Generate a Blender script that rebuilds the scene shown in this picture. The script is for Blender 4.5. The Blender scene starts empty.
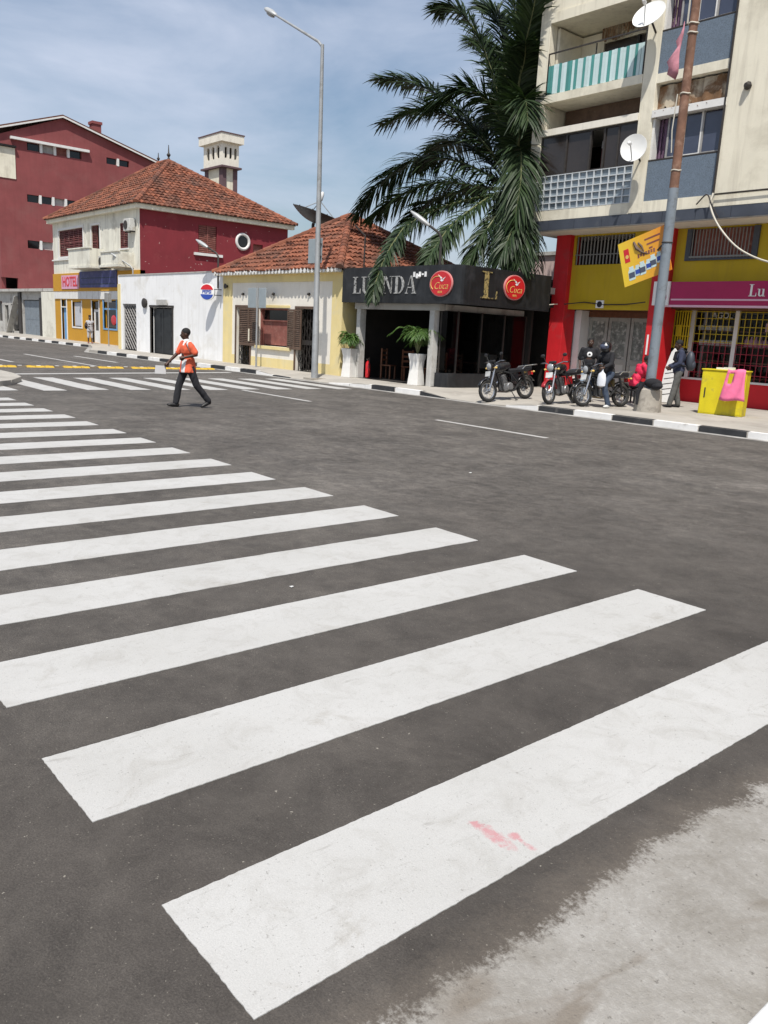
import bpy, bmesh, math, random
from mathutils import Vector, Matrix, Quaternion
random.seed(7)
R = math.radians
scene = bpy.context.scene
COL = scene.collection

# ------------------------------------------------------------------ camera
CAM = Vector((0.446, -0.537, 1.761))
FW = Vector((-0.7381, 0.6397, -0.2146)); RT = Vector((0.6454, 0.7621, 0.0520)); UP = Vector((-0.1968, 0.1001, 0.9753))
cam_d = bpy.data.cameras.new('camera'); cam = bpy.data.objects.new('camera', cam_d); COL.objects.link(cam)
cam_d.sensor_fit = 'VERTICAL'; cam_d.sensor_height = 36.0; cam_d.lens = 818.56 / 1024 * 36.0
cam_d.clip_start = 0.05; cam_d.clip_end = 4000
m3 = Matrix((RT, UP, -FW)).transposed()
cam.matrix_world = Matrix.Translation(CAM) @ m3.to_4x4()
scene.camera = cam

# ------------------------------------------------------------------ sky and sun
SUN = Vector((0.97, -1.0, 2.5)).normalized()
w = bpy.data.worlds.new('World'); scene.world = w; w.use_nodes = True
nt = w.node_tree; nt.nodes.clear()
def wn(t, **k):
    n = nt.nodes.new(t)
    for a, b in k.items(): setattr(n, a, b)
    return n
out = wn('ShaderNodeOutputWorld'); bg = wn('ShaderNodeBackground'); bg.inputs['Strength'].default_value = 0.092
sky = wn('ShaderNodeTexSky', sky_type='NISHITA', sun_disc=False)
sky.sun_elevation = math.asin(SUN.z); sky.sun_rotation = math.atan2(SUN.x, SUN.y)
sky.air_density = 1.3; sky.dust_density = 1.6; sky.ozone_density = 4.2; sky.altitude = 20
tc = wn('ShaderNodeTexCoord'); mp = wn('ShaderNodeMapping'); mp.inputs['Scale'].default_value = (1.3, 1.3, 4.2)
mp.inputs['Rotation'].default_value = (0.25, 0.35, 0.5)
n1 = wn('ShaderNodeTexNoise'); n1.inputs['Scale'].default_value = 2.1; n1.inputs['Detail'].default_value = 7; n1.inputs['Roughness'].default_value = 0.56; n1.inputs['Distortion'].default_value = 0.5
ramp = wn('ShaderNodeValToRGB'); ramp.color_ramp.elements[0].position = 0.30; ramp.color_ramp.elements[1].position = 0.72
mul = wn('ShaderNodeMath', operation='MULTIPLY'); mul.inputs[1].default_value = 0.80
mix = wn('ShaderNodeMixRGB'); mix.inputs['Color2'].default_value = (6.3, 6.9, 8.3, 1)
L = nt.links.new
L(tc.outputs['Generated'], mp.inputs['Vector']); L(mp.outputs['Vector'], n1.inputs['Vector'])
L(n1.outputs['Fac'], ramp.inputs['Fac']); L(ramp.outputs['Color'], mul.inputs[0]); L(mul.outputs[0], mix.inputs['Fac'])
L(sky.outputs['Color'], mix.inputs['Color1']); L(mix.outputs['Color'], bg.inputs['Color']); L(bg.outputs['Background'], out.inputs['Surface'])
sun_d = bpy.data.lights.new('sun', 'SUN'); sun_d.energy = 4.5; sun_d.angle = R(0.53); sun_d.color = (1.0, 0.955, 0.88)
sun = bpy.data.objects.new('sun', sun_d); COL.objects.link(sun); sun.location = (20, -20, 50)
sun.rotation_mode = 'QUATERNION'; sun.rotation_quaternion = SUN.to_track_quat('Z', 'Y')
vs = scene.view_settings; vs.view_transform = 'Standard'; vs.look = 'None'; vs.gamma = 1; vs.use_curve_mapping = False
vs.exposure = 0.22

# ------------------------------------------------------------------ materials
def nodes(name):
    m = bpy.data.materials.new(name); m.use_nodes = True
    return m, m.node_tree, m.node_tree.nodes['Principled BSDF']
def add(t, kind, **k):
    n = t.nodes.new(kind)
    for a, b in k.items():
        if a.startswith('i_'): n.inputs[a[2:]].default_value = b
        else: setattr(n, a, b)
    return n
def noise(t, vec, scale, detail=4, rough=0.55, dist=0.0):
    n = t.nodes.new('ShaderNodeTexNoise'); n.inputs['Scale'].default_value = scale; n.inputs['Detail'].default_value = detail
    n.inputs['Roughness'].default_value = rough; n.inputs['Distortion'].default_value = dist
    t.links.new(vec, n.inputs['Vector']); return n.outputs['Fac']
def rampn(t, fac, a, b, ca=(0, 0, 0, 1), cb=(1, 1, 1, 1)):
    n = t.nodes.new('ShaderNodeValToRGB'); e = n.color_ramp.elements
    e[0].position = a; e[1].position = b; e[0].color = ca; e[1].color = cb
    t.links.new(fac, n.inputs['Fac']); return n.outputs['Color']
def mixc(t, fac, c1, c2, blend='MIX'):
    n = t.nodes.new('ShaderNodeMixRGB'); n.blend_type = blend
    for s, c in (('Fac', fac), ('Color1', c1), ('Color2', c2)):
        if hasattr(c, 'links') or hasattr(c, 'is_linked'): t.links.new(c, n.inputs[s])
        elif s == 'Fac': n.inputs[s].default_value = c
        else: n.inputs[s].default_value = (*c[:3], 1)
    return n.outputs['Color']
def mathn(t, op, a, b=None, clamp=False):
    n = t.nodes.new('ShaderNodeMath'); n.operation = op; n.use_clamp = clamp
    for i, c in enumerate((a, b)):
        if c is None: continue
        if hasattr(c, 'is_linked'): t.links.new(c, n.inputs[i])
        else: n.inputs[i].default_value = c
    return n.outputs[0]
def mapping(t, vec, sc):
    n = t.nodes.new('ShaderNodeMapping'); n.inputs['Scale'].default_value = sc; t.links.new(vec, n.inputs['Vector']); return n.outputs['Vector']
def bumpn(t, h, strength, dist, bsdf):
    n = t.nodes.new('ShaderNodeBump'); n.inputs['Strength'].default_value = strength; n.inputs['Distance'].default_value = dist
    t.links.new(h, n.inputs['Height']); t.links.new(n.outputs['Normal'], bsdf.inputs['Normal'])
def mat(name, col, rough=0.8, var=0.14, scale=2.5, bump=0.25, bscale=40, metal=0.0, dirt=None, dscale=1.3, dlo=0.52, dhi=0.70, streak=0.0,
        scol=(0.08, 0.07, 0.06), island=0.0, spec=0.4, coat=0.0, rnd=0.0, chips=None):
    m, t, b = nodes(name)
    v = t.nodes.new('ShaderNodeTexCoord').outputs['Object']
    f = noise(t, v, scale, 5, 0.6)
    lo = tuple(c * (1 - var) for c in col); hi = tuple(min(1, c * (1 + var)) for c in col)
    c = mixc(t, rampn(t, f, 0.3, 0.7), lo, hi)
    if dirt:
        fd = noise(t, v, dscale, 8, 0.66, 0.4)
        c = mixc(t, rampn(t, fd, dlo, dhi), c, dirt)
    if streak:
        fs = noise(t, mapping(t, v, (3.2, 3.2, 0.22)), 1.6, 6, 0.65)
        c = mixc(t, mathn(t, 'MULTIPLY', rampn(t, fs, 0.5, 0.75), streak), c, scol)
    if chips:
        c = mixc(t, rampn(t, noise(t, v, 1.9, 5, 0.6, 0.3), 0.70, 0.715), c, chips); c = mixc(t, rampn(t, noise(t, v, 5.5, 3, 0.5), 0.715, 0.725), c, chips)
    if island:
        g = t.nodes.new('ShaderNodeNewGeometry').outputs['Random Per Island']
        c = mixc(t, 1.0, c, rampn(t, g, 0, 1, (1 - island,) * 3 + (1,), (1 + island * .5,) * 3 + (1,)), 'MULTIPLY')
    if rnd:
        g = t.nodes.new('ShaderNodeObjectInfo').outputs['Random']
        c = mixc(t, 1.0, c, rampn(t, g, 0, 1, (1 - rnd,) * 3 + (1,), (1 + rnd * .4,) * 3 + (1,)), 'MULTIPLY')
    t.links.new(c, b.inputs['Base Color'])
    b.inputs['Roughness'].default_value = rough; b.inputs['Metallic'].default_value = metal
    b.inputs['Specular IOR Level'].default_value = spec; b.inputs['Coat Weight'].default_value = coat
    if bump: bumpn(t, noise(t, v, bscale, 4, 0.6), bump, 0.01, b)
    return m

# asphalt: grey aggregate, dusty concrete spill along the near kerb
def road_material():
    m, t, b = nodes('asphalt'); v = t.nodes.new('ShaderNodeTexCoord').outputs['Object']
    big = noise(t, v, 0.35, 6, 0.6); mid = noise(t, v, 2.2, 6, 0.65, 0.6); fine = noise(t, v, 150, 3, 0.75); agg = noise(t, v, 52, 3, 0.65)
    c = mixc(t, rampn(t, big, 0.3, 0.72), (0.074, 0.069, 0.064), (0.146, 0.139, 0.131))
    c = mixc(t, mathn(t, 'MULTIPLY', rampn(t, mid, 0.42, 0.75), 0.5), c, (0.160, 0.150, 0.138))
    c = mixc(t, 0.75, c, rampn(t, fine, 0.42, 0.60, (0.30, 0.30, 0.30, 1), (1.65, 1.6, 1.55, 1)), 'MULTIPLY')
    c = mixc(t, 0.5, c, rampn(t, agg, 0.35, 0.7, (0.55, 0.55, 0.55, 1), (1.3, 1.3, 1.3, 1)), 'MULTIPLY')
    # roller seams and tyre polish along both streets
    lines = noise(t, mapping(t, v, (0.10, 2.2, 1)), 1.5, 5, 0.6)
    c = mixc(t, mathn(t, 'MULTIPLY', rampn(t, lines, 0.5, 0.78), 0.55), c, (0.075, 0.072, 0.069))
    scr = noise(t, mapping(t, v, (0.9, 7.0, 1)), 3.0, 8, 0.72, 1.2)
    c = mixc(t, mathn(t, 'MULTIPLY', rampn(t, scr, 0.62, 0.72), 0.42), c, (0.22, 0.212, 0.20))
    c = mixc(t, 0.8, c, rampn(t, noise(t, v, 7, 8, 0.7, 0.5), 0.35, 0.66, (0.66, 0.65, 0.64, 1), (1.28, 1.26, 1.22, 1)), 'MULTIPLY')
    c = mixc(t, 0.9, c, rampn(t, noise(t, v, 1.25, 10, 0.74, 0.4), 0.36, 0.64, (0.66, 0.645, 0.63, 1), (1.24, 1.22, 1.2, 1)), 'MULTIPLY')
    c = mixc(t, mathn(t, 'MULTIPLY', rampn(t, noise(t, v, 2.6, 4, 0.5, 0.2), 0.70, 0.78), 0.55), c, (0.035, 0.033, 0.031))
    c = mixc(t, rampn(t, noise(t, mapping(t, v, (1.1, 0.9, 1)), 70, 2, 0.5), 0.64, 0.72), c, (0.03, 0.028, 0.026))
    spk = noise(t, v, 26, 2, 0.5)
    c = mixc(t, rampn(t, spk, 0.745, 0.765), c, (0.30, 0.28, 0.24))
    # near the corner the surface is browner and darker
    sx = t.nodes.new('ShaderNodeSeparateXYZ'); t.links.new(v, sx.inputs[0])
    dx_ = mathn(t, 'MINIMUM', mathn(t, 'SUBTRACT', sx.outputs['X'], 3.05), 0.0); dy_ = mathn(t, 'MAXIMUM', mathn(t, 'SUBTRACT', sx.outputs['Y'], 2.2), 0.0)
    kd = mathn(t, 'SUBTRACT', 3.05, mathn(t, 'SQRT', mathn(t, 'ADD', mathn(t, 'MULTIPLY', dx_, dx_), mathn(t, 'MULTIPLY', dy_, dy_))))   # distance measured from the kerb round the corner
    edge = mathn(t, 'ADD', kd, mathn(t, 'MULTIPLY', mathn(t, 'SUBTRACT', noise(t, v, 3.2, 10, 0.72), 0.5), 0.40))
    edge = mathn(t, 'ADD', edge, mathn(t, 'MULTIPLY', mathn(t, 'SUBTRACT', noise(t, v, 55, 4, 0.7), 0.5), 0.22))
    near = rampn(t, mathn(t, 'DIVIDE', mathn(t, 'ADD', edge, 8.0), 6.0, True), 0.0, 1.0)
    c = mixc(t, mathn(t, 'MULTIPLY', near, 0.80), c, mixc(t, rampn(t, noise(t, v, 2.1, 9, 0.74, 0.5), 0.35, 0.68), (0.034, 0.029, 0.025), (0.078, 0.068, 0.059)))
    c = mixc(t, rampn(t, noise(t, v, 85, 2, 0.5), 0.675, 0.74), c, (0.17, 0.155, 0.13))
    c = mixc(t, rampn(t, noise(t, v, 34, 2, 0.5), 0.745, 0.76), c, (0.24, 0.22, 0.185))
    dust = rampn(t, mathn(t, 'ADD', edge, 0.88), 0.0, 0.06)
    dn = noise(t, v, 2.3, 12, 0.78, 0.4)
    dcol = mixc(t, rampn(t, dn, 0.35, 0.68), (0.225, 0.208, 0.180), (0.385, 0.370, 0.345))
    stain = noise(t, mapping(t, v, (3.0, 1.1, 1)), 1.4, 4, 0.5, 0.8)
    dcol = mixc(t, mathn(t, 'MULTIPLY', rampn(t, stain, 0.54, 0.66), 0.72), dcol, (0.17, 0.14, 0.108))
    grit = rampn(t, noise(t, v, 48, 6, 0.75), 0.50, 0.60)
    fac = mathn(t, 'MULTIPLY', dust, mathn(t, 'ADD', mathn(t, 'MULTIPLY', grit, 0.16), 0.84), True)
    c = mixc(t, mathn(t, 'MULTIPLY', rampn(t, mathn(t, 'ADD', edge, 1.02), 0.0, 0.16), 0.45), c, (0.15, 0.125, 0.10))
    dcol = mixc(t, mathn(t, 'MULTIPLY', rampn(t, noise(t, v, 38, 5, 0.7), 0.60, 0.68), 0.75), dcol, (0.10, 0.09, 0.078))
    c = mixc(t, fac, c, dcol)
    t.links.new(c, b.inputs['Base Color']); b.inputs['Roughness'].default_value = 0.86; b.inputs['Specular IOR Level'].default_value = 0.35
    bumpn(t, mathn(t, 'ADD', fine, mathn(t, 'MULTIPLY', agg, 1.2)), 0.55, 0.006, b)
    return m
def paint_material():
    m, t, b = nodes('road_paint'); v = t.nodes.new('ShaderNodeTexCoord').outputs['Object']
    c = mixc(t, rampn(t, noise(t, v, 1.1, 6, 0.6), 0.3, 0.7), (0.410, 0.402, 0.382), (0.470, 0.463, 0.446))
    c = mixc(t, mathn(t, 'MULTIPLY', rampn(t, noise(t, v, 4.5, 9, 0.72, 0.8), 0.50, 0.74), 0.55), c, (0.300, 0.284, 0.255))
    scr = noise(t, mapping(t, v, (14.0, 2.5, 1)), 1.8, 7, 0.7, 0.8)
    c = mixc(t, mathn(t, 'MULTIPLY', rampn(t, scr, 0.60, 0.72), 0.5), c, (0.235, 0.222, 0.20))
    c = mixc(t, mathn(t, 'MULTIPLY', rampn(t, noise(t, v, 30, 7, 0.7), 0.62, 0.72), 0.65), c, (0.19, 0.178, 0.158))
    c = mixc(t, mathn(t, 'MULTIPLY', rampn(t, noise(t, v, 2.0, 9, 0.75, 0.6), 0.58, 0.70), 0.42), c, (0.25, 0.225, 0.185))
    c = mixc(t, mathn(t, 'MULTIPLY', rampn(t, noise(t, v, 120, 3, 0.6), 0.66, 0.70), 0.7), c, (0.16, 0.15, 0.135))
    c = mixc(t, 0.5, c, rampn(t, noise(t, v, 200, 3, 0.7), 0.35, 0.65, (0.82, 0.82, 0.82, 1), (1.1, 1.1, 1.1, 1)), 'MULTIPLY')
    c = mixc(t, rampn(t, noise(t, v, 13, 2, 0.4), 0.80, 0.81), c, (0.10, 0.095, 0.09))
    # spilt pink drink on the nearest stripe
    sx = t.nodes.new('ShaderNodeSeparateXYZ'); t.links.new(v, sx.inputs[0])
    wob = mathn(t, 'MULTIPLY', mathn(t, 'SUBTRACT', noise(t, v, 30, 8, 0.75, 0.8), 0.5), 0.9)
    def blob(cx, cy, rx, ry):
        dx = mathn(t, 'DIVIDE', mathn(t, 'SUBTRACT', sx.outputs['X'], cx), rx); dy = mathn(t, 'DIVIDE', mathn(t, 'SUBTRACT', sx.outputs['Y'], cy), ry)
        d = mathn(t, 'ADD', mathn(t, 'MULTIPLY', dx, dx), mathn(t, 'MULTIPLY', dy, dy))
        d = mathn(t, 'ADD', d, mathn(t, 'MULTIPLY', wob, 5.0))
        return rampn(t, d, 0.0, 1.5, (1, 1, 1, 1), (0, 0, 0, 1))
    pk = mathn(t, 'ADD', blob(-1.25, 1.545, 0.105, 0.035), mathn(t, 'ADD', blob(-1.345, 1.535, 0.028, 0.022), mathn(t, 'ADD', blob(-1.205, 1.60, 0.026, 0.026), blob(-1.14, 1.60, 0.05, 0.017))), True)
    c = mixc(t, mathn(t, 'MULTIPLY', pk, 0.62), c, (0.45, 0.13, 0.15))
    t.links.new(c, b.inputs['Base Color']); b.inputs['Roughness'].default_value = 0.7
    bumpn(t, noise(t, v, 160, 3, 0.7), 0.35, 0.004, b)
    return m
MT = {}
MT['road'] = road_material(); MT['paint'] = paint_material()
MT['ground'] = mat('bare_ground', (0.20, 0.17, 0.13), 0.95, 0.2, 0.3)
MT['pave'] = mat('pavement_concrete', (0.37, 0.345, 0.305), 0.9, 0.10, 0.9, 0.3, 60, dirt=(0.22, 0.20, 0.175), dscale=0.8, dlo=0.5, dhi=0.8)
MT['gutter'] = mat('gutter_concrete', (0.33, 0.32, 0.30), 0.9, 0.2, 2, 0.3, 60, dirt=(0.16, 0.15, 0.14), dscale=1.2, dlo=0.45, dhi=0.7)
MT['kerb_w'] = mat('kerb_white', (0.66, 0.65, 0.63), 0.75, 0.08, 4, 0.3, 60, dirt=(0.33, 0.31, 0.28), dscale=3, dlo=0.58, dhi=0.8)
MT['kerb_k'] = mat('kerb_black', (0.025, 0.026, 0.028), 0.7, 0.3, 4, 0.3, 60, dirt=(0.15, 0.14, 0.13), dscale=3, dlo=0.60, dhi=0.85)
MT['red_old'] = mat('old_red_render', (0.225, 0.060, 0.060), 0.88, 0.12, 0.8, 0.3, 18, dirt=(0.235, 0.085, 0.08), dscale=0.55, dlo=0.50, dhi=0.8, streak=0.25, scol=(0.12, 0.03, 0.03))
MT['red_house'] = mat('crimson_render', (0.200, 0.024, 0.032), 0.85, 0.10, 1.0, 0.3, 18, dirt=(0.25, 0.06, 0.06), dscale=0.9, dlo=0.58, dhi=0.8, streak=0.2, scol=(0.11, 0.015, 0.02), chips=(0.42, 0.30, 0.27))
MT['cream'] = mat('cream_render', (0.72, 0.675, 0.55), 0.85, 0.06, 0.8, 0.25, 25, dirt=(0.44, 0.40, 0.31), dscale=0.7, dlo=0.50, dhi=0.80, streak=0.40, scol=(0.30, 0.26, 0.20))
MT['cream_lt'] = mat('pale_render', (0.74, 0.70, 0.61), 0.85, 0.06, 0.8, 0.25, 25, dirt=(0.45, 0.41, 0.35), dscale=0.8, dlo=0.54, dhi=0.85, streak=0.25, scol=(0.25, 0.23, 0.2))
MT['offwhite'] = mat('offwhite_render', (0.70, 0.68, 0.59), 0.85, 0.07, 0.8, 0.25, 25, dirt=(0.34, 0.31, 0.25), dscale=0.6, dlo=0.54, dhi=0.8, streak=0.45, scol=(0.2, 0.18, 0.15), chips=(0.30, 0.27, 0.24))
MT['white_wall'] = mat('white_render', (0.80, 0.80, 0.795), 0.8, 0.05, 0.8, 0.2, 25, dirt=(0.58, 0.55, 0.48), dscale=0.7, dlo=0.54, dhi=0.80, streak=0.28, scol=(0.4, 0.38, 0.34))
MT['yellow_wall'] = mat('yellow_render', (0.73, 0.60, 0.29), 0.85, 0.08, 1.2, 0.25, 25, dirt=(0.66, 0.58, 0.36), dscale=1.6, dlo=0.5, dhi=0.75, streak=0.15, scol=(0.35, 0.25, 0.1))
MT['house_white'] = mat('house_white_render', (0.76, 0.72, 0.64), 0.85, 0.05, 1.2, 0.2, 25, dirt=(0.62, 0.51, 0.27), dscale=1.0, dlo=0.62, dhi=0.82, streak=0.15, scol=(0.4, 0.33, 0.2))
MT['plaster_grey'] = mat('grey_plaster', (0.42, 0.41, 0.385), 0.9, 0.1, 2, 0.3, 30, dirt=(0.22, 0.2, 0.18), dscale=1.5)
MT['white_trim'] = mat('white_trim', (0.68, 0.67, 0.645), 0.7, 0.06, 3, 0.15, 40, dirt=(0.42, 0.39, 0.34), dscale=2.2, dlo=0.6, dhi=0.85)
MT['tile'] = mat('clay_tile', (0.225, 0.078, 0.042), 0.85, 0.22, 3.0, 0.3, 40, dirt=(0.085, 0.052, 0.040), dscale=0.8, dlo=0.46, dhi=0.72, island=0.45)
MT['tile_base'] = mat('roof_deck', (0.10, 0.040, 0.025), 0.9, 0.2)
MT['soffit'] = mat('timber_soffit', (0.44, 0.40, 0.32), 0.85, 0.1, 3)
MT['dark'] = mat('dark_void', (0.012, 0.011, 0.011), 0.9, 0.2, 2, 0)
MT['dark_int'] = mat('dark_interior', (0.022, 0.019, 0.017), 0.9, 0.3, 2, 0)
MT['wood'] = mat('chair_wood', (0.135, 0.052, 0.024), 0.5, 0.3, 9, 0.1)
MT['shutter'] = mat('brown_shutter', (0.105, 0.066, 0.046), 0.7, 0.25, 5, 0.2, dirt=(0.20, 0.15, 0.11), dscale=6, dlo=0.6, dhi=0.8)
MT['shutter_red'] = mat('maroon_shutter', (0.125, 0.034, 0.032), 0.75, 0.3, 3, 0.2, dirt=(0.28, 0.19, 0.16), dscale=3.5, dlo=0.57, dhi=0.72)
MT['brickred'] = mat('reddish_board', (0.215, 0.075, 0.06), 0.85, 0.2, 4, 0.2, dirt=(0.3, 0.15, 0.12), dscale=5)
MT['iron'] = mat('black_iron', (0.035, 0.030, 0.027), 0.6, 0.3, 8, 0.1)
MT['iron_dk'] = mat('dark_door_paint', (0.016, 0.018, 0.02), 0.45, 0.3, 3, 0.1)
MT['lattice'] = mat('grey_lattice', (0.30, 0.29, 0.28), 0.6, 0.15, 6, 0.1)
MT['galv'] = mat('galvanised_steel', (0.33, 0.34, 0.345), 0.55, 0.10, 3, 0.1, metal=0.35, dirt=(0.22, 0.22, 0.21), dscale=2.4)
MT['polegrey'] = mat('grey_pole_paint', (0.185, 0.215, 0.245), 0.6, 0.10, 3, 0.1, dirt=(0.12, 0.13, 0.14), dscale=4)
MT['rust'] = mat('rusty_pole', (0.170, 0.088, 0.058), 0.8, 0.25, 4, 0.3, dirt=(0.28, 0.17, 0.12), dscale=5, dlo=0.5, dhi=0.7)
MT['signback'] = mat('sign_back', (0.27, 0.31, 0.33), 0.5, 0.08, 4, 0.05, dirt=(0.25, 0.29, 0.31), dscale=3)
MT['glass_dk'] = mat('dark_glass', (0.010, 0.011, 0.012), 0.06, 0.1, 1, 0, spec=0.5)
MT['glass_brown'] = mat('smoked_glass', (0.030, 0.024, 0.021), 0.13, 0.3, 1.0, 0, spec=0.5)
MT['glass_blue'] = mat('window_glass', (0.055, 0.065, 0.10), 0.08, 0.2, 1.0, 0, spec=0.6)
MT['orange_wall'] = mat('ochre_boards', (0.50, 0.255, 0.018), 0.7, 0.08, 2, 0.15, dirt=(0.36, 0.19, 0.03), dscale=2, dlo=0.55, dhi=0.8)
MT['blue_sign'] = mat('navy_sign', (0.045, 0.052, 0.17), 0.6, 0.25, 4, 0.05, dirt=(0.10, 0.11, 0.22), dscale=3, dlo=0.5, dhi=0.7)
MT['blue_door'] = mat('sky_blue_door', (0.135, 0.31, 0.53), 0.6, 0.12, 3, 0.1)
MT['curtain'] = mat('white_curtain', (0.46, 0.47, 0.50), 0.9, 0.1, 6, 0.2)
MT['black_sign'] = mat('black_fascia', (0.013, 0.014, 0.016), 0.42, 0.35, 1.4, 0.08, dirt=(0.036, 0.038, 0.042), dscale=2.0, dlo=0.50, dhi=0.78, streak=0.3, scol=(0.06, 0.06, 0.062))
MT['letter_silver'] = mat('worn_silver_letters', (0.34, 0.34, 0.33), 0.6, 0.3, 9, 0, dirt=(0.035, 0.035, 0.035), dscale=16, dlo=0.53, dhi=0.58)
MT['letter_gold'] = mat('worn_gold_letter', (0.33, 0.25, 0.10), 0.5, 0.3, 9, 0, dirt=(0.02, 0.02, 0.018), dscale=14, dlo=0.50, dhi=0.55)
MT['disc_red'] = mat('red_disc', (0.52, 0.014, 0.022), 0.35, 0.08, 3, 0, coat=0.3)
MT['disc_ring'] = mat('pink_ring', (0.62, 0.24, 0.23), 0.5, 0.05, 3, 0)
MT['gold'] = mat('gold_script', (0.68, 0.46, 0.13), 0.45, 0.1, 3, 0)
MT['white_p'] = mat('white_paint', (0.76, 0.76, 0.75), 0.5, 0.05, 3, 0)
MT['pot'] = mat('white_planter', (0.72, 0.71, 0.68), 0.6, 0.05, 4, 0.1, dirt=(0.48, 0.45, 0.40), dscale=3, dlo=0.58, dhi=0.85)
MT['soil'] = mat('soil', (0.05, 0.035, 0.025), 0.95, 0.3, 20, 0.5)
def leaf_material(name, c1, c2, trans=0.12):
    m, t, b = nodes(name)
    g = t.nodes.new('ShaderNodeNewGeometry').outputs['Random Per Island']
    o = t.nodes.new('ShaderNodeObjectInfo').outputs['Random']
    c = mixc(t, g, c1, c2); c = mixc(t, 0.5, c, rampn(t, o, 0, 1, (0.55, 0.6, 0.5, 1), (1.25, 1.2, 1.1, 1)), 'MULTIPLY')
    t.links.new(c, b.inputs['Base Color']); b.inputs['Roughness'].default_value = 0.5; b.inputs['Specular IOR Level'].default_value = 0.28
    b.inputs['Transmission Weight'].default_value = 0.0
    tr = t.nodes.new('ShaderNodeBsdfTranslucent'); t.links.new(mixc(t, 1.0, c, (1.3, 1.5, 0.6), 'MULTIPLY'), tr.inputs['Color'])
    mx = t.nodes.new('ShaderNodeMixShader'); mx.inputs[0].default_value = trans
    t.links.new(b.outputs[0], mx.inputs[1]); t.links.new(tr.outputs[0], mx.inputs[2]); t.links.new(mx.outputs[0], t.nodes['Material Output'].inputs['Surface'])
    return m
MT['palm'] = leaf_material('palm_leaf', (0.015, 0.030, 0.013), (0.034, 0.058, 0.022), 0.09)
MT['palm_dead'] = leaf_material('dry_palm_leaf', (0.10, 0.075, 0.042), (0.20, 0.155, 0.09), 0.10)
MT['plant'] = leaf_material('pot_palm_leaf', (0.055, 0.115, 0.030), (0.11, 0.19, 0.05), 0.2)
MT['rachis'] = mat('palm_rachis', (0.13, 0.14, 0.06), 0.6, 0.2, 3, 0.1)
MT['trunk'] = mat('palm_trunk', (0.13, 0.10, 0.075), 0.95, 0.3, 6, 0.6, 12)
MT['granite'] = mat('blue_grey_granolith', (0.135, 0.175, 0.225), 0.85, 0.10, 5, 0.35, 90, dirt=(0.10, 0.125, 0.155), dscale=30, dlo=0.48, dhi=0.6)
MT['band'] = mat('dark_slate_tile', (0.052, 0.060, 0.078), 0.5, 0.15, 2, 0.05, dirt=(0.10, 0.105, 0.115), dscale=2.4, dlo=0.55, dhi=0.8, rnd=0.2)
MT['slat_lt'] = mat('pale_aqua_slat', (0.53, 0.66, 0.66), 0.55, 0.05, 3, 0, dirt=(0.40, 0.50, 0.5), dscale=3, rnd=0.1)
MT['slat_dk'] = mat('teal_slat', (0.075, 0.27, 0.25), 0.55, 0.1, 3, 0, rnd=0.15)
MT['glassblock'] = mat('glass_block', (0.20, 0.24, 0.27), 0.12, 0.15, 6, 0, spec=0.6, rnd=0.25)
MT['mortar'] = mat('block_mortar', (0.50, 0.53, 0.55), 0.8, 0.1, 5, 0.1)
MT['torn'] = mat('rotten_board', (0.17, 0.095, 0.05), 0.95, 0.4, 1.6, 0.4, 16, dirt=(0.44, 0.38, 0.29), dscale=1.5, dlo=0.50, dhi=0.62, streak=0.75, scol=(0.07, 0.04, 0.02))
MT['yellow_shop'] = mat('yellow_shopfront', (0.47, 0.33, 0.010), 0.7, 0.06, 1.5, 0.1, dirt=(0.48, 0.33, 0.03), dscale=1.5, dlo=0.52, dhi=0.80, streak=0.3, scol=(0.25,0.18,0.03))
MT['red_pillar'] = mat('red_pillar_paint', (0.52, 0.012, 0.018), 0.6, 0.10, 2, 0.15, dirt=(0.34, 0.05, 0.05), dscale=2.2, dlo=0.55, dhi=0.80, streak=0.3, scol=(0.2,0.02,0.02))
MT['red_base'] = mat('red_plinth', (0.56, 0.014, 0.022), 0.6, 0.06, 2, 0.1, dirt=(0.47, 0.2, 0.19), dscale=3.0, dlo=0.68, dhi=0.85)
MT['magenta'] = mat('magenta_fascia', (0.36, 0.012, 0.085), 0.5, 0.06, 1.5, 0.03)
MT['pinkline'] = mat('pale_pink_line', (0.66, 0.42, 0.52), 0.5, 0.05, 3, 0)
MT['grille_y'] = mat('yellow_grille', (0.62, 0.46, 0.02), 0.5, 0.1, 5, 0)
MT['grille_r'] = mat('red_grille', (0.35, 0.025, 0.045), 0.5, 0.1, 5, 0)
MT['grille_g'] = mat('grey_grille', (0.20, 0.20, 0.195), 0.5, 0.1, 5, 0)
MT['door_grey'] = mat('grey_door_frame', (0.30, 0.295, 0.27), 0.6, 0.1, 4, 0.1, dirt=(0.2, 0.19, 0.17), dscale=3)
MT['poster'] = mat('faded_poster', (0.17, 0.18, 0.165), 0.35, 0.5, 7, 0, dirt=(0.40, 0.40, 0.37), dscale=7, dlo=0.52, dhi=0.62)
MT['pink_goods'] = mat('pink_packets', (0.62, 0.33, 0.45), 0.5, 0.2, 9, 0, rnd=0.2)
MT['white_goods'] = mat('white_packets', (0.60, 0.60, 0.58), 0.5, 0.2, 9, 0, rnd=0.2)
MT['cab_yellow'] = mat('cabinet_yellow', (0.60, 0.50, 0.010), 0.55, 0.10, 3, 0.08, dirt=(0.36, 0.30, 0.05), dscale=3.0, dlo=0.56, dhi=0.74, streak=0.3, scol=(0.2,0.15,0.03))
MT['pink_cloth'] = mat('pink_cloth', (0.74, 0.16, 0.30), 0.9, 0.1, 6, 0.3)
MT['pink_rag'] = mat('faded_pink_rag', (0.46, 0.20, 0.24), 0.9, 0.2, 6, 0.3)
MT['black_cloth'] = mat('black_cloth', (0.014, 0.014, 0.017), 0.9, 0.3, 6, 0.3)
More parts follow.
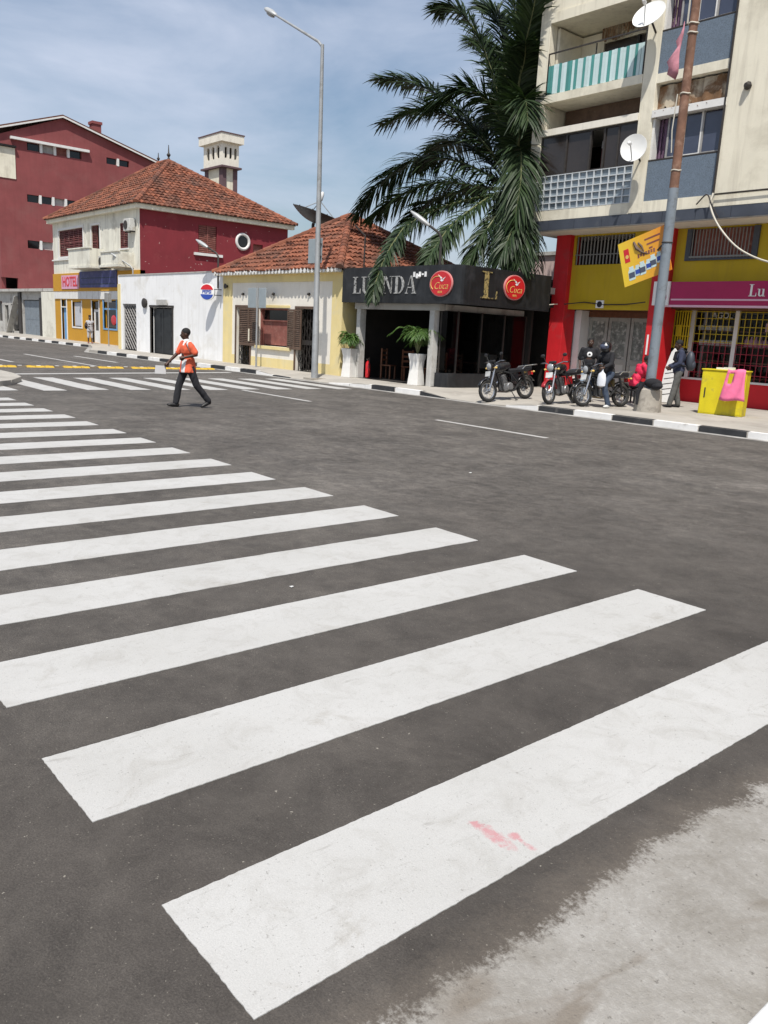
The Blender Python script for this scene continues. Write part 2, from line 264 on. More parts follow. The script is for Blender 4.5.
MT['tyre'] = mat('tyre_rubber', (0.018, 0.018, 0.018), 0.85, 0.2, 20, 0.2, dirt=(0.075, 0.068, 0.058), dscale=6)
MT['chrome'] = mat('dull_chrome', (0.48, 0.48, 0.48), 0.25, 0.1, 5, 0, metal=0.9)
MT['alloy'] = mat('engine_alloy', (0.32, 0.32, 0.32), 0.4, 0.2, 9, 0.1, metal=0.7)
MT['bike_black'] = mat('bike_black_paint', (0.014, 0.014, 0.016), 0.25, 0.2, 4, 0, coat=0.5)
MT['bike_red'] = mat('bike_red_paint', (0.30, 0.012, 0.016), 0.25, 0.1, 4, 0, coat=0.5)
MT['plastic_k'] = mat('black_plastic', (0.02, 0.02, 0.021), 0.5, 0.2, 5, 0.05)
MT['lens'] = mat('lamp_lens', (0.30, 0.31, 0.32), 0.15, 0.05, 5, 0, spec=0.7)
MT['skin'] = mat('dark_brown_skin', (0.060, 0.030, 0.019), 0.5, 0.12, 12, 0.05)
MT['skin2'] = mat('brown_skin', (0.090, 0.046, 0.029), 0.5, 0.12, 12, 0.05)
MT['hair'] = mat('black_hair', (0.010, 0.009, 0.009), 0.8, 0.3, 60, 0.5, 120)
MT['eye'] = mat('eye', (0.25, 0.23, 0.22), 0.2, 0.3, 60, 0)
MT['orange_shirt'] = mat('orange_jersey', (0.66, 0.115, 0.052), 0.8, 0.10, 5, 0.25, 18)
MT['white_cloth'] = mat('white_jersey', (0.66, 0.65, 0.65), 0.85, 0.06, 5, 0.25, 18)
MT['trouser_k'] = mat('charcoal_trousers', (0.022, 0.022, 0.026), 0.9, 0.2, 6, 0.3, 20)
MT['shoe_k'] = mat('black_shoe', (0.014, 0.013, 0.013), 0.5, 0.2, 6, 0.1)
MT['jeans_lt'] = mat('pale_jeans', (0.27, 0.34, 0.42), 0.9, 0.25, 9, 0.3, 30)
MT['jeans_dk'] = mat('dark_jeans', (0.045, 0.062, 0.095), 0.9, 0.3, 9, 0.3, 30)
MT['grey_pants'] = mat('grey_trousers', (0.105, 0.105, 0.10), 0.9, 0.2, 9, 0.3, 30)
MT['navy'] = mat('navy_shirt', (0.035, 0.042, 0.075), 0.9, 0.2, 9, 0.3, 30)
MT['red_jacket'] = mat('red_jacket', (0.60, 0.018, 0.065), 0.7, 0.12, 6, 0.3, 20)
MT['grey_cloth'] = mat('pale_grey_dress', (0.40, 0.40, 0.42), 0.9, 0.15, 6, 0.3, 20)
MT['paper'] = mat('white_paper', (0.70, 0.70, 0.69), 0.6, 0.03, 6, 0)
MT['plastic_bag'] = mat('white_plastic_bag', (0.66, 0.68, 0.72), 0.4, 0.06, 9, 0.5, 20)
MT['concrete'] = mat('rough_concrete', (0.34, 0.31, 0.265), 0.95, 0.15, 4, 0.6, 30, dirt=(0.20, 0.18, 0.155), dscale=5)
MT['ext_red'] = mat('extinguisher_red', (0.55, 0.012, 0.016), 0.3, 0.05, 4, 0, coat=0.4)
MT['ac_white'] = mat('aircon_casing', (0.55, 0.545, 0.51), 0.5, 0.06, 4, 0.05, dirt=(0.36, 0.33, 0.28), dscale=4)
MT['mesh_dish'] = mat('mesh_dish', (0.060, 0.064, 0.068), 0.5, 0.15, 9, 0, metal=0.3)
MT['dish_white'] = mat('white_dish', (0.70, 0.70, 0.68), 0.5, 0.04, 3, 0, dirt=(0.55, 0.53, 0.48), dscale=3, dlo=0.6, dhi=0.85)
MT['cable_w'] = mat('pale_cable', (0.50, 0.47, 0.40), 0.7, 0.1, 3, 0)
MT['purple'] = mat('plum_pilaster', (0.115, 0.070, 0.078), 0.85, 0.1, 2, 0.2)
MT['bump_y'] = mat('speed_hump_yellow', (0.55, 0.35, 0.03), 0.7, 0.12, 5, 0.2, dirt=(0.2, 0.14, 0.06), dscale=5)
MT['bump_k'] = mat('speed_hump_rubber', (0.11, 0.085, 0.055), 0.8, 0.2, 5, 0.2)
MT['lamp_grey'] = mat('lamp_housing', (0.42, 0.43, 0.43), 0.45, 0.1, 4, 0, metal=0.2)
MT['bb_orange'] = None
MT['pepsi_b'] = mat('badge_blue', (0.030, 0.070, 0.34), 0.4, 0.05, 4, 0)
MT['pepsi_r'] = mat('badge_red', (0.55, 0.02, 0.03), 0.4, 0.05, 4, 0)
MT['black_p'] = mat('black_print', (0.018, 0.016, 0.020), 0.5, 0.1, 5, 0)
MT['column_grey'] = mat('column_paint', (0.50, 0.49, 0.465), 0.8, 0.10, 3, 0.2, dirt=(0.30, 0.28, 0.25), dscale=2.5, dlo=0.5, dhi=0.75, streak=0.4)
MT['pink_render'] = mat('pale_pink_render', (0.52, 0.40, 0.37), 0.85, 0.08, 1, 0.2, streak=0.3)
MT['drapes'] = mat('mauve_curtain', (0.17, 0.10, 0.16), 0.9, 0.25, 6, 0.3)
# ------------------------------------------------------------------ mesh helpers
class MB:
    def __init__(s): s.v = []; s.f = []; s.m = []; s.cur = 0
    def addv(s, vs): n = len(s.v); s.v += [tuple(v) for v in vs]; return n
    def addf(s, f): s.f.append(tuple(f)); s.m.append(s.cur)
    def box(s, x0, x1, y0, y1, z0, z1):
        x0, x1 = min(x0, x1), max(x0, x1); y0, y1 = min(y0, y1), max(y0, y1); z0, z1 = min(z0, z1), max(z0, z1)
        n = s.addv([(x0,y0,z0),(x1,y0,z0),(x1,y1,z0),(x0,y1,z0),(x0,y0,z1),(x1,y0,z1),(x1,y1,z1),(x0,y1,z1)])
        for f in ((0,3,2,1),(4,5,6,7),(0,1,5,4),(1,2,6,5),(2,3,7,6),(3,0,4,7)): s.addf([n+i for i in f])
        return s
    def obox(s, c, size, rot):
        hx, hy, hz = (q/2 for q in size); c = Vector(c)
        P = [c + rot @ Vector((a*hx, b*hy, d*hz)) for d in (-1,1) for a, b in ((-1,-1),(1,-1),(1,1),(-1,1))]
        n = s.addv(P)
        for f in ((0,3,2,1),(4,5,6,7),(0,1,5,4),(1,2,6,5),(2,3,7,6),(3,0,4,7)): s.addf([n+i for i in f])
        return s
    def bar(s, p0, p1, w, h=None):
        p0, p1 = Vector(p0), Vector(p1); h = h or w; d = p1 - p0
        q = d.to_track_quat('X', 'Z').to_matrix()
        return s.obox((p0+p1)/2, (d.length, w, h), q)
    def tube(s, pts, r, n=8, closed=False):
        pts = [Vector(p) for p in pts]; rs = r if isinstance(r, (list, tuple)) else [r]*len(pts)
        N = len(pts); t0 = (pts[1]-pts[0]).normalized()
        ref = Vector((0,0,1)) if abs(t0.z) < 0.9 else Vector((1,0,0))
        a = t0.cross(ref).normalized(); rings = []
        for i, p in enumerate(pts):
            if closed: t = pts[(i+1)%N] - pts[i-1]
            else: t = pts[min(i+1,N-1)] - pts[max(i-1,0)]
            t.normalize(); a = (a - t*a.dot(t))
            a = a.normalized() if a.length > 1e-6 else t.orthogonal().normalized(); b = t.cross(a)
            rings.append(s.addv([p + (a*math.cos(2*math.pi*k/n) + b*math.sin(2*math.pi*k/n))*rs[i] for k in range(n)]))
        M = N if closed else N-1
        for i in range(M):
            A, B = rings[i], rings[(i+1)%N]
            for k in range(n): s.addf((A+k, A+(k+1)%n, B+(k+1)%n, B+k))
        if not closed:
            s.addf([rings[0]+k for k in range(n)][::-1]); s.addf([rings[-1]+k for k in range(n)])
        return s
    def lathe(s, prof, c=(0,0,0), n=16, rot=None, sx=1, sy=1, sq=False):
        c = Vector(c); rings = []
        for r, z in prof:
            P = []
            for k in range(n):
                a = 2*math.pi*(k+0.5*sq)/n; v = Vector((math.cos(a)*r*sx, math.sin(a)*r*sy, z))
                P.append(c + (rot @ v if rot else v))
            rings.append(s.addv(P))
        for A, B in zip(rings, rings[1:]):
            for k in range(n): s.addf((A+k, A+(k+1)%n, B+(k+1)%n, B+k))
        s.addf([rings[0]+k for k in range(n)][::-1]); s.addf([rings[-1]+k for k in range(n)])
        return s
    def ell(s, c, rx, ry, rz, n=12, m=8, rot=None):
        return s.lathe([(math.sin(math.pi*(i+.02)/(m+.04)), -math.cos(math.pi*(i+.02)/(m+.04))*1.0) for i in range(m+1)], (0,0,0), n).xform(n*(m+1), c, rx, ry, rz, rot)
    def xform(s, cnt, c, rx, ry, rz, rot=None):
        c = Vector(c)
        for i in range(len(s.v)-cnt, len(s.v)):
            v = Vector((s.v[i][0]*rx, s.v[i][1]*ry, s.v[i][2]*rz)); s.v[i] = tuple(c + (rot @ v if rot else v))
        return s
    def capsule(s, p0, p1, r0, r1, n=12, fy=1.0, flat=False):
        p0, p1 = Vector(p0), Vector(p1); d = p1-p0; Ln = max(d.length, 1e-4); q = d.to_track_quat('Z', 'Y').to_matrix()
        prof = []
        if flat: prof = [(r0*.96, 0), (r0, .01), (r1, Ln-.005), (r1*.96, Ln)]
        else:
            for i in range(5): a = math.pi/2*(i+.15)/4.15; prof.append((r0*math.sin(a), -r0*math.cos(a)))
            for i in range(5): a = math.pi/2*i/4.15; prof.append((r1*math.cos(a), Ln + r1*math.sin(a)))
        return s.lathe(prof, p0, n, q, 1, fy)
    def prism(s, poly, fn, d0, d1):
        N = len(poly); a = s.addv([fn(u, v, d0) for u, v in poly]); b = s.addv([fn(u, v, d1) for u, v in poly])
        s.addf([a+i for i in range(N)]); s.addf([b+i for i in range(N)][::-1])
        for i in range(N): s.addf((a+i, b+i, b+(i+1)%N, a+(i+1)%N))
        return s
    def quad(s, *p): n = s.addv(p); s.addf([n+i for i in range(len(p))]); return s
    def build(s, name, mats, parent=None, smooth=True, bevel=0.0, fix=True):
        off = Vector((0,0,0)); q = parent
        while q is not None: off += q.location; q = q.parent
        me = bpy.data.meshes.new(name)
        me.from_pydata([(v[0]-off.x, v[1]-off.y, v[2]-off.z) for v in s.v], [], s.f)
        if not isinstance(mats, (list, tuple)): mats = [mats]
        for m in mats: me.materials.append(MT[m] if isinstance(m, str) else m)
        if len(mats) > 1: me.polygons.foreach_set('material_index', s.m)
        if fix:
            bm = bmesh.new(); bm.from_mesh(me); bmesh.ops.recalc_face_normals(bm, faces=bm.faces); bm.to_mesh(me); bm.free()
        if smooth:
            me.polygons.foreach_set('use_smooth', [True]*len(me.polygons)); me.set_sharp_from_angle(angle=R(38))
        me.update()
        o = bpy.data.objects.new(name, me); COL.objects.link(o)
        if parent is not None: o.parent = parent
        if bevel:
            b = o.modifiers.new('bevel', 'BEVEL'); b.width = bevel; b.segments = 2; b.limit_method = 'ANGLE'
        return o
def BOX(name, m, parent, x0, x1, y0, y1, z0, z1, bevel=0.0): return MB().box(x0,x1,y0,y1,z0,z1).build(name, m, parent, bevel=bevel)
def tag(o, label, cat, group=None):
    o['label'] = label; o['category'] = cat
    if group: o['group'] = group
    return o
def thing(name, label, cat, loc=(0,0,0), group=None):
    o = bpy.data.objects.new(name, None); COL.objects.link(o); o.location = loc; o.empty_display_size = 0.2
    return tag(o, label, cat, group)
def structure(o): o['kind'] = 'structure'; return o
def copy_tree(o, parent=None):
    c = o.copy(); COL.objects.link(c); c.parent = parent
    for ch in o.children: copy_tree(ch, c)
    return c
def recolor(o, name, newmat):
    for ch in o.children:
        if ch.name.split('.')[0] == name:
            ch.data = ch.data.copy(); ch.data.materials[0] = MT[newmat]
def text_mesh(name, txt, m, parent, origin, ux, uz, size, depth=0.012, shear=0.0, align='CENTER', bold=0.0):
    """flat lettering standing proud of a board: origin = centre, ux = reading direction, uz = up"""
    cu = bpy.data.curves.new(name, 'FONT'); cu.body = txt; cu.size = size; cu.extrude = depth; cu.align_x = align; cu.align_y = 'CENTER'; cu.shear = shear; cu.offset = bold
    cu.resolution_u = 3
    to = bpy.data.objects.new('tmp', cu); COL.objects.link(to)
    dg = bpy.context.evaluated_depsgraph_get(); me = bpy.data.meshes.new_from_object(to.evaluated_get(dg))
    bpy.data.objects.remove(to)
    ux, uz, origin = Vector(ux), Vector(uz), Vector(origin); un = ux.cross(uz)
    off = Vector((0,0,0)); q = parent
    while q is not None: off += q.location; q = q.parent
    for v in me.vertices: v.co = origin - off + ux*v.co.x + uz*v.co.y + un*v.co.z
    me.name = name; me.materials.clear(); me.materials.append(MT[m])
    o = bpy.data.objects.new(name, me); COL.objects.link(o); o.parent = parent
    return o
# a small serif alphabet drawn with polygons (unit cell height 1)
def arc(cx, cy, rx, ry, a0, a1, n): return [(cx+rx*math.cos(R(a0+(a1-a0)*i/n)), cy+ry*math.sin(R(a0+(a1-a0)*i/n))) for i in range(n+1)]
def strip(o, i): return [[o[k], o[k+1], i[k+1], i[k]] for k in range(len(o)-1)]
SERIF = {
 'L': (0.80, [[(.13,0),(.33,0),(.33,1),(.13,1)], [(0,.955),(.47,.955),(.47,1),(0,1)], [(0,0),(.78,0),(.78,.055),(0,.055)], [(.70,.055),(.78,.055),(.78,.30),(.755,.30)]]),
 'U': (0.92, [[(.13,.28),(.32,.28),(.32,1),(.13,1)], [(0,.955),(.45,.955),(.45,1),(0,1)], [(.73,.28),(.785,.28),(.785,1),(.73,1)], [(.60,.955),(.91,.955),(.91,1),(.60,1)]]
        + strip(arc(.4575,.29,.3275,.30,180,360,10), arc(.53,.29,.205,.235,180,360,10))),
 'A': (0.95, [[(.06,0),(.115,0),(.455,1),(.42,1)], [(.42,1),(.52,1),(.88,0),(.67,0)], [(.2,.32),(.62,.32),(.62,.37),(.22,.37)], [(0,0),(.24,0),(.24,.045),(0,.045)], [(.56,0),(.97,0),(.97,.045),(.56,.045)]]),
 'N': (1.00, [[(.13,0),(.185,0),(.185,1),(.13,1)], [(.13,1),(.34,1),(.86,0),(.80,0)], [(.80,0),(.86,0),(.86,1),(.80,1)], [(0,.955),(.3,.955),(.3,1),(0,1)], [(.66,.955),(.99,.955),(.99,1),(.66,1)], [(0,0),(.31,0),(.31,.045),(0,.045)]]),
 'D': (0.95, [[(.13,0),(.33,0),(.33,1),(.13,1)], [(0,.955),(.45,.955),(.45,1),(0,1)], [(0,0),(.45,0),(.45,.045),(0,.045)]]
        + strip(arc(.42,.5,.48,.5,-90,90,12), arc(.42,.5,.30,.45,-90,90,12))),
 'u': (0.72, [[(.10,.16),(.24,.16),(.24,.62),(.10,.62)], [(.0,.58),(.24,.58),(.24,.62),(.0,.62)], [(.48,.0),(.62,.0),(.62,.62),(.48,.62)], [(.38,.58),(.62,.58),(.62,.62),(.38,.62)], [(.48,0),(.72,0),(.72,.05),(.48,.05)]]
        + strip(arc(.30,.19,.20,.20,180,340,7), arc(.34,.19,.10,.13,180,340,7))),
}
def serif(mb, ch, origin, ux, uz, h, wscale=1.0, depth=0.02):
    wd, polys = SERIF[ch]; o, ux, uz = Vector(origin), Vector(ux), Vector(uz); un = ux.cross(uz)
    for i, p in enumerate(polys):
        e = depth + 0.0007*i
        mb.prism(p, lambda u, v, d: o + ux*(u*h*wscale) + uz*(v*h) + un*d, 0.0, e)
    return wd*h*wscale
# barrel-tiled roof plane: polygon p (eave first edge p[0]->p[1]), rows of convex tiles
def tile_plane(mb, p, pitch_u=0.24, pitch_v=0.36, lift=0.0):
    p = [Vector(q) for q in p]; u = (p[1]-p[0]).normalized(); n = u.cross(p[2]-p[0]).normalized()
    if n.z < 0: n = -n
    v = n.cross(u).normalized()
    if v.z < 0: v = -v
    P2 = [((q-p[0]).dot(u), (q-p[0]).dot(v)) for q in p]
    def inside(a, b):
        c = False
        for i in range(len(P2)):
            (x1, y1), (x2, y2) = P2[i], P2[i-1]
            if (y1 > b) != (y2 > b) and a < (x2-x1)*(b-y1)/(y2-y1)+x1: c = not c
        return c
    umin, umax = min(a for a, _ in P2), max(a for a, _ in P2); vmax = max(b for _, b in P2)
    rows = int(vmax/pitch_v)+1; cols = int((umax-umin)/pitch_u)+1
    for r in range(rows):
        for c in range(cols):
            a = umin + (c+.5)*pitch_u + random.uniform(-.012, .012); b = r*pitch_v
            if not inside(a, b+pitch_v*.5): continue
            b0 = b - 0.05 + random.uniform(-.02, .02); b1 = b + pitch_v; rr = pitch_u*.46
            h0 = 0.075 + random.uniform(-.012, .022); h1 = 0.035; tw = random.uniform(-.02, .02); A = []
            for (bb, hh, k) in ((b0, h0, 1.0), (b1, h1, .82)):
                for j in range(5):
                    t = math.pi*j/4
                    A.append(p[0] + u*(a + (tw if bb == b0 else 0) - math.cos(t)*rr*k) + v*bb + n*(lift + hh*.35 + math.sin(t)*hh*1.05))
            i0 = mb.addv(A)
            for j in range(4): mb.addf((i0+j, i0+j+1, i0+5+j+1, i0+5+j))
            mb.addf([i0+j for j in range(5)][::-1])
def ridge_tiles(mb, a, b, r=0.14, step=0.36):
    a, b = Vector(a), Vector(b); d = b-a; n = max(1, int(d.length/step)); t = d.normalized()
    s = t.cross(Vector((0,0,1))).normalized(); up = s.cross(t)
    for i in range(n):
        p0 = a + d*(i/n) - t*.03; p1 = a + d*((i+1)/n); A = []
        for p, k in ((p0, 1.0), (p1, .85)):
            for j in range(6):
                q = math.pi*(j/5*1.1-.05); A.append(p + s*math.cos(q)*r*k + up*math.sin(q)*r*k*.9 + up*.03)
        i0 = mb.addv(A)
        for j in range(5): mb.addf((i0+j, i0+j+1, i0+6+j+1, i0+6+j))
        mb.addf([i0+j for j in range(6)])
def shutter_mb(mb, x0, x1, z0, z1, y, th=0.04, cols=1, slat=0.075):
    """louvred shutter standing in the plane y, facing -y"""
    w = (x1-x0)/cols
    for c in range(cols):
        a, b = x0+c*w, x0+(c+1)*w-.01
        for (p, q) in ((a, a+.05), (b-.05, b)): mb.box(p, q, y-th, y, z0, z1)
        for (p, q) in ((z0, z0+.07), (z1-.07, z1), ((z0+z1)/2-.03, (z0+z1)/2+.03)): mb.box(a+.05, b-.05, y-th, y-.002, p, q)
        z = z0+.07
        while z < z1-.07:
            mb.obox(((a+b)/2, y-th*.5, z+slat*.5), (b-a-.1, .008, slat*.95), Matrix.Rotation(R(-35), 3, 'X')); z += slat
def wall(mb, a0, a1, z0, z1, d0, d1, holes=(), axis='x'):
    """wall slab along x (or y) between a0..a1, thickness d0..d1, with rectangular openings"""
    xs = sorted({a0, a1} | {h[0] for h in holes} | {h[1] for h in holes}); zs = sorted({z0, z1} | {h[2] for h in holes} | {h[3] for h in holes})
    for zi in range(len(zs)-1):
        run = None
        for xi in range(len(xs)):
            solid = False
            if xi < len(xs)-1:
                cx, cz = (xs[xi]+xs[xi+1])/2, (zs[zi]+zs[zi+1])/2
                solid = a0 < cx < a1 and not any(h[0] < cx < h[1] and h[2] < cz < h[3] for h in holes)
            if solid and run is None: run = xs[xi]
            if not solid and run is not None:
                if axis == 'x': mb.box(run, xs[xi], d0, d1, zs[zi], zs[zi+1])
                else: mb.box(d0, d1, run, xs[xi], zs[zi], zs[zi+1])
                run = None
    return mb

# ================================================================== ground, road, pavements
g = MB().quad((-1500,-1500,-.06),(1500,-1500,-.06),(1500,1500,-.06),(-1500,1500,-.06)); structure(g.build('ground', 'ground', smooth=False))
ROAD = structure(MB().quad((-160,-70,0),(60,-70,0),(60,18.6,0),(-160,18.6,0)).build('road', 'road', smooth=False))

def ragged(x0, x1, y0, y1, z, step=0.09, amp=0.006):
    pts = []
    def edge(a, b):
        n = max(2, int((Vector(b)-Vector(a)).length/step)); d = (Vector(b)-Vector(a)); nn = Vector((-d.y, d.x)).normalized()
        for i in range(n):
            q = Vector(a) + d*(i/n) + (nn*random.uniform(-amp, amp) if i else nn*0); pts.append((q.x, q.y, z))
    c = [(x0,y0),(x1,y0),(x1,y1),(x0,y1)]
    for i in range(4): edge(c[i], c[(i+1) % 4])
    return pts
def stripe(name, x0, x1, y0, y1, amp=0.006, step=.09, z=0.004):
    mb = MB(); p = ragged(x0, x1, y0, y1, z, step, amp); mb.quad(*p)
    q = [(a, b, 0.0005) for a, b, _ in p]; n = mb.addv(q); N = len(p)
    for i in range(N): mb.addf((i, (i+1) % N, n+(i+1) % N, n+i))
    return mb.build(name, 'paint', ROAD, smooth=False)
for k in range(1, 17):
    x1, x0 = -k*1.08, -(k+0.499)*1.08
    yl = 0.438 + random.uniform(-.015, .015); yr = 4.709 + random.uniform(-.02, .02)
    stripe('crossing_stripe', x0, x1, yl, yr, 0.0018 if k < 4 else 0.005, 0.018 if k < 4 else .1)
for i in range(-2, 9):
    y0 = 5.96 + 1.08*i
    if y0 > 4.0: stripe('crossing_stripe', -23.55+random.uniform(-.1, .1), -19.5+random.uniform(-.1, .1), y0, y0+.54, 0.012, .3)
for (x0, x1, y, wd) in ((-12.02, -9.07, 11.60, .12), (-19.3, -16.1, 11.22, .12), (-37.5, -29.45, 11.08, .14), (-36.65, -32.0, 12.95, .16), (-38.0, -31.2, 8.72, .16), (-4.5, -1.2, 11.75, .12), (-48, -43, 11.05, .14)):
    stripe('lane_line', x0, x1, y-wd/2, y+wd/2, .008, .3)
mb = MB(); sl = [(-25.05,6.55),(-26.9,15.0)]
mb.quad((-25.05,6.55,.004),(-24.70,6.55,.004),(-26.40,15.0,.004),(-26.75,15.0,.004)); mb.build('stop_line', 'paint', ROAD, smooth=False)

# far pavement: kerb line and its dropped crossings
def kerb_y(x):
    if x >= -41: return 16.0 + .03*(x+16)
    if x <= -47: return 17.75 + .05*(x+47)
    t = (x+47)/6.0; return 17.75 + t*(15.25-17.75)
DROPS = ((-24.9,-20.7),(-16.4,-13.9),(-46.6,-41.4))
def drop(x):
    m = 0.0
    for a, b in DROPS:
        if a-.55 < x < b+.55: m = max(m, min(1, (x-a+.55)/.8, (b+.55-x)/.8))
    return m
def pave_z(x, y):
    d = max(0, y-kerb_y(x)); return .13 - drop(x)*.112*max(0, 1-d/1.15)
xs = [-110+.4*i for i in range(int(122/.4)+1)]; rows = [0,.16,.5,.85,1.2,1.6]; mb = MB(); idx = []
for x in xs:
    ky = kerb_y(x); col = [mb.addv([(x, ky+r, pave_z(x, ky+r))]) for r in rows] + [mb.addv([(x, 27.0, .13)])]; idx.append(col)
    idx[-1].insert(0, mb.addv([(x, ky, -.05)]))
for a, b in zip(idx, idx[1:]):
    for i in range(len(a)-1): mb.addf((a[i], b[i], b[i+1], a[i+1]))
PAVE = structure(mb.build('pavement', 'pave', smooth=True))
mb = MB(); q = None
for x in xs:
    ky = kerb_y(x); n = mb.addv([(x, ky-.26+.03*math.sin(x*7), .004), (x, ky-.005, .005)])
    if q is not None: mb.addf((q, n, n+1, q+1))
    q = n
structure(mb.build('gutter', 'gutter', smooth=False))
KERB = bpy.data.objects.new('kerb', None); COL.objects.link(KERB); structure(KERB); KERB.location = (-12.94, 16.09, 0)
i0 = 0
for k in range(-62, 22):
    a = -12.94 + 1.08*k; b = a + 1.06
    if -48.2 < a < -40.4: continue
    za, zb = pave_z(a, kerb_y(a)), pave_z(b, kerb_y(b))
    if max(za, zb) < .035: continue
    black = (k % 2 == 0)
    if a < -21: black = not black
    mb = MB(); ya, yb = kerb_y(a)-.012, kerb_y(b)-.012; t = .17; dz = random.uniform(0, .006)
    P = [(a,ya,-.04),(b,yb,-.04),(b,yb+t,-.04),(a,ya+t,-.04),(a,ya+.012,za+.006+dz),(b,yb+.012,zb+.006+dz),(b,yb+t,zb+.007+dz),(a,ya+t,za+.007+dz)]
    n = mb.addv(P)
    for f in ((0,3,2,1),(4,5,6,7),(0,1,5,4),(1,2,6,5),(2,3,7,6),(3,0,4,7)): mb.addf([n+j for j in f])
    mb.build('kerb_block', 'kerb_k' if black else 'kerb_w', KERB, bevel=.012)
# pavement under the photographer and the one across the side street
def corner_pave(name, cx, cy, r, sx, xfar, yfar):
    """pavement whose street corner is rounded about (cx, cy)"""
    pts = [(cx + sx*r*math.cos(R(a)), cy + r*math.sin(R(a))) for a in range(0, 91, 9)]
    poly = [(cx + sx*r, yfar)] + pts + [(xfar, cy+r), (xfar, yfar)]
    mb = MB(); mb.prism(poly, lambda u, v, d: (u, v, d), -.05, .125)
    return structure(mb.build(name, 'pave')), pts
near, pn = corner_pave('near_pavement', 3.05, 2.2, 3.20, -1, 60, -70)
farc, pf = corner_pave('opposite_pavement', -23.4, 2.35, 4.05, 1, -160, -70)
def arc_kerb(root, pts, black0, plain=None):
    for i in range(len(pts)-1):
        (ax, ay), (bx, by) = pts[i], pts[i+1]; d = Vector((bx-ax, by-ay, 0)); L_ = d.length
        mb = MB(); ang = math.atan2(d.y, d.x)
        mb.obox(((ax+bx)/2, (ay+by)/2, .045), (L_-.01, .15, .18), Matrix.Rotation(ang, 3, 'Z'))
        mb.build('kerb_block', plain or ('kerb_k' if (i+black0) % 2 else 'kerb_w'), root, bevel=.01)
NK = bpy.data.objects.new('near_kerb', None); COL.objects.link(NK); structure(NK); NK.location = (-.15, 0, 0)
arc_kerb(NK, [(-.15,-5.4),(-.15,-4.3),(-.15,-3.2),(-.15,-2.1),(-.15,-1.0),(-.15,.1),(-.15,1.15),(-.15,2.2)] + [pn[i] for i in (2,4,6,8,10)] + [(4.2,5.44),(5.3,5.44),(6.4,5.44)], 0)
FK = bpy.data.objects.new('opposite_kerb', None); COL.objects.link(FK); structure(FK); FK.location = (-19.35, 2, 0)
arc_kerb(FK, [(-19.35,-3.2),(-19.35,-2.1),(-19.35,-1.0),(-19.35,.1),(-19.35,1.2),(-19.35,2.35)] + [pf[i] for i in (2,4,6,8,10)] + [(-24.5,6.4),(-25.6,6.4),(-26.7,6.4),(-27.8,6.4)], 0, 'pave')

# rubber speed hump across the main street
hump = thing('speed_hump', 'yellow and brown rubber speed hump lying across the road beyond the far crossing', 'speed hump', (-28.3, 11, 0))
n = 28; y0, y1 = 6.75, 15.25
for i in range(n):
    a = y0 + (y1-y0)*i/n; b = a + (y1-y0)/n - .02; mb = MB()
    mb.prism([(-28.5,0.001),(-28.44,.03),(-28.36,.05),(-28.24,.05),(-28.16,.03),(-28.1,.001)], lambda u, v, d: (u, d, v), a, b)
    mb.build('hump_segment', 'bump_y' if i % 4 else 'bump_k', hump)
    mb = MB()
    mb.box(-28.40, -28.28, a+(b-a)*.3, a+(b-a)*.7, .0495, .058)
    mb.build('reflector', 'bump_y' if i % 2 else 'white_p', hump)
# ================================================================== tall red building at the far left
X = -75.0
tall = thing('red_apartment_block', 'tall faded red gabled block with strips of small windows, behind the white house', 'building', (-82, 28, 0))
gab = [(21.0,0),(34.9,0),(34.9,15.75),(26.4,18.0),(22.9,16.0),(22.9,15.6),(21.0,15.6)]
rows_ = [(23.45, 28.0, 15.0, 15.62, 4), (23.3, 27.6, 10.9, 11.5, 4), (23.2, 27.6, 7.15, 7.8, 4), (30.2, 32.3, 15.02, 15.55, 2)]
# gable wall in horizontal courses so that the window strips are real openings
mb = MB(); holes = [(a, b, c, d) for a, b, c, d, _ in rows_] + [(21.001, 22.3, 3.7, 4.6)]
wall(mb, 21.0, 34.9, 0, 15.75, X-.35, X, [h if h[0] > 21.001 else (21.0, h[1], h[2], h[3]) for h in holes], axis='y')
mb.prism([(21.0,15.752),(34.9,15.752),(26.4,18.0)], lambda u, v, d: (d, u, v), X-.35, X-.001)
mb.build('wall', 'red_old', tall)
wall(MB(), X-16, X-.36, 0, 15.6, 21.05, 21.4, [(X-15+3*i, X-13.4+3*i, z, z+1.5) for i in range(5) for z in (1.2, 4.8, 8.4, 12.0)]).build('front_wall', 'red_old', tall)
BOX('back_wall', 'red_old', tall, X-16, X-.36, 34.5, 34.9, 0, 15.6); BOX('side_wall', 'red_old', tall, X-16.4, X-16.01, 21.0, 34.9, 0, 15.6)
MB().box(X-15.9, X-.6, 21.5, 34.4, .2, .3).box(X-15.9, X-.6, 24.0, 24.2, .31, 15.3).box(X-3.2, X-3.0, 21.6, 34.4, .32, 15.2).build('interior', 'dark_int', tall)
BOX('beige_panel', 'cream', tall, X+.003, X+.06, 21.05, 22.45, 12.55, 14.95)
mb = MB(); mb.box(X-.3, X+.28, 21.0, 22.5, 14.98, 15.12); mb.build('ledge', 'dark', tall)
for (a, b, c, d, n) in rows_:
    w_ = (b-a)/n
    for i in range(n):
        p = MB().box(X-.28, X-.22, a+i*w_+.12, a+(i+1)*w_-.1, c, d).build('window', ('plaster_grey', 'brickred', 'glass_dk', 'glass_dk')[(i+int(c)) % 4] if i < n-1 else 'glass_dk', tall)
    for i in range(1, n): BOX('mullion', 'white_trim', tall, X-.3, X+.03, a+i*w_-.1, a+i*w_+.1, c-.05, d+.05)
MB().box(X+.002, X+.3, 22.1, 28.6, 15.63, 15.83).build('window_canopy', 'white_trim', tall)
mb = MB()
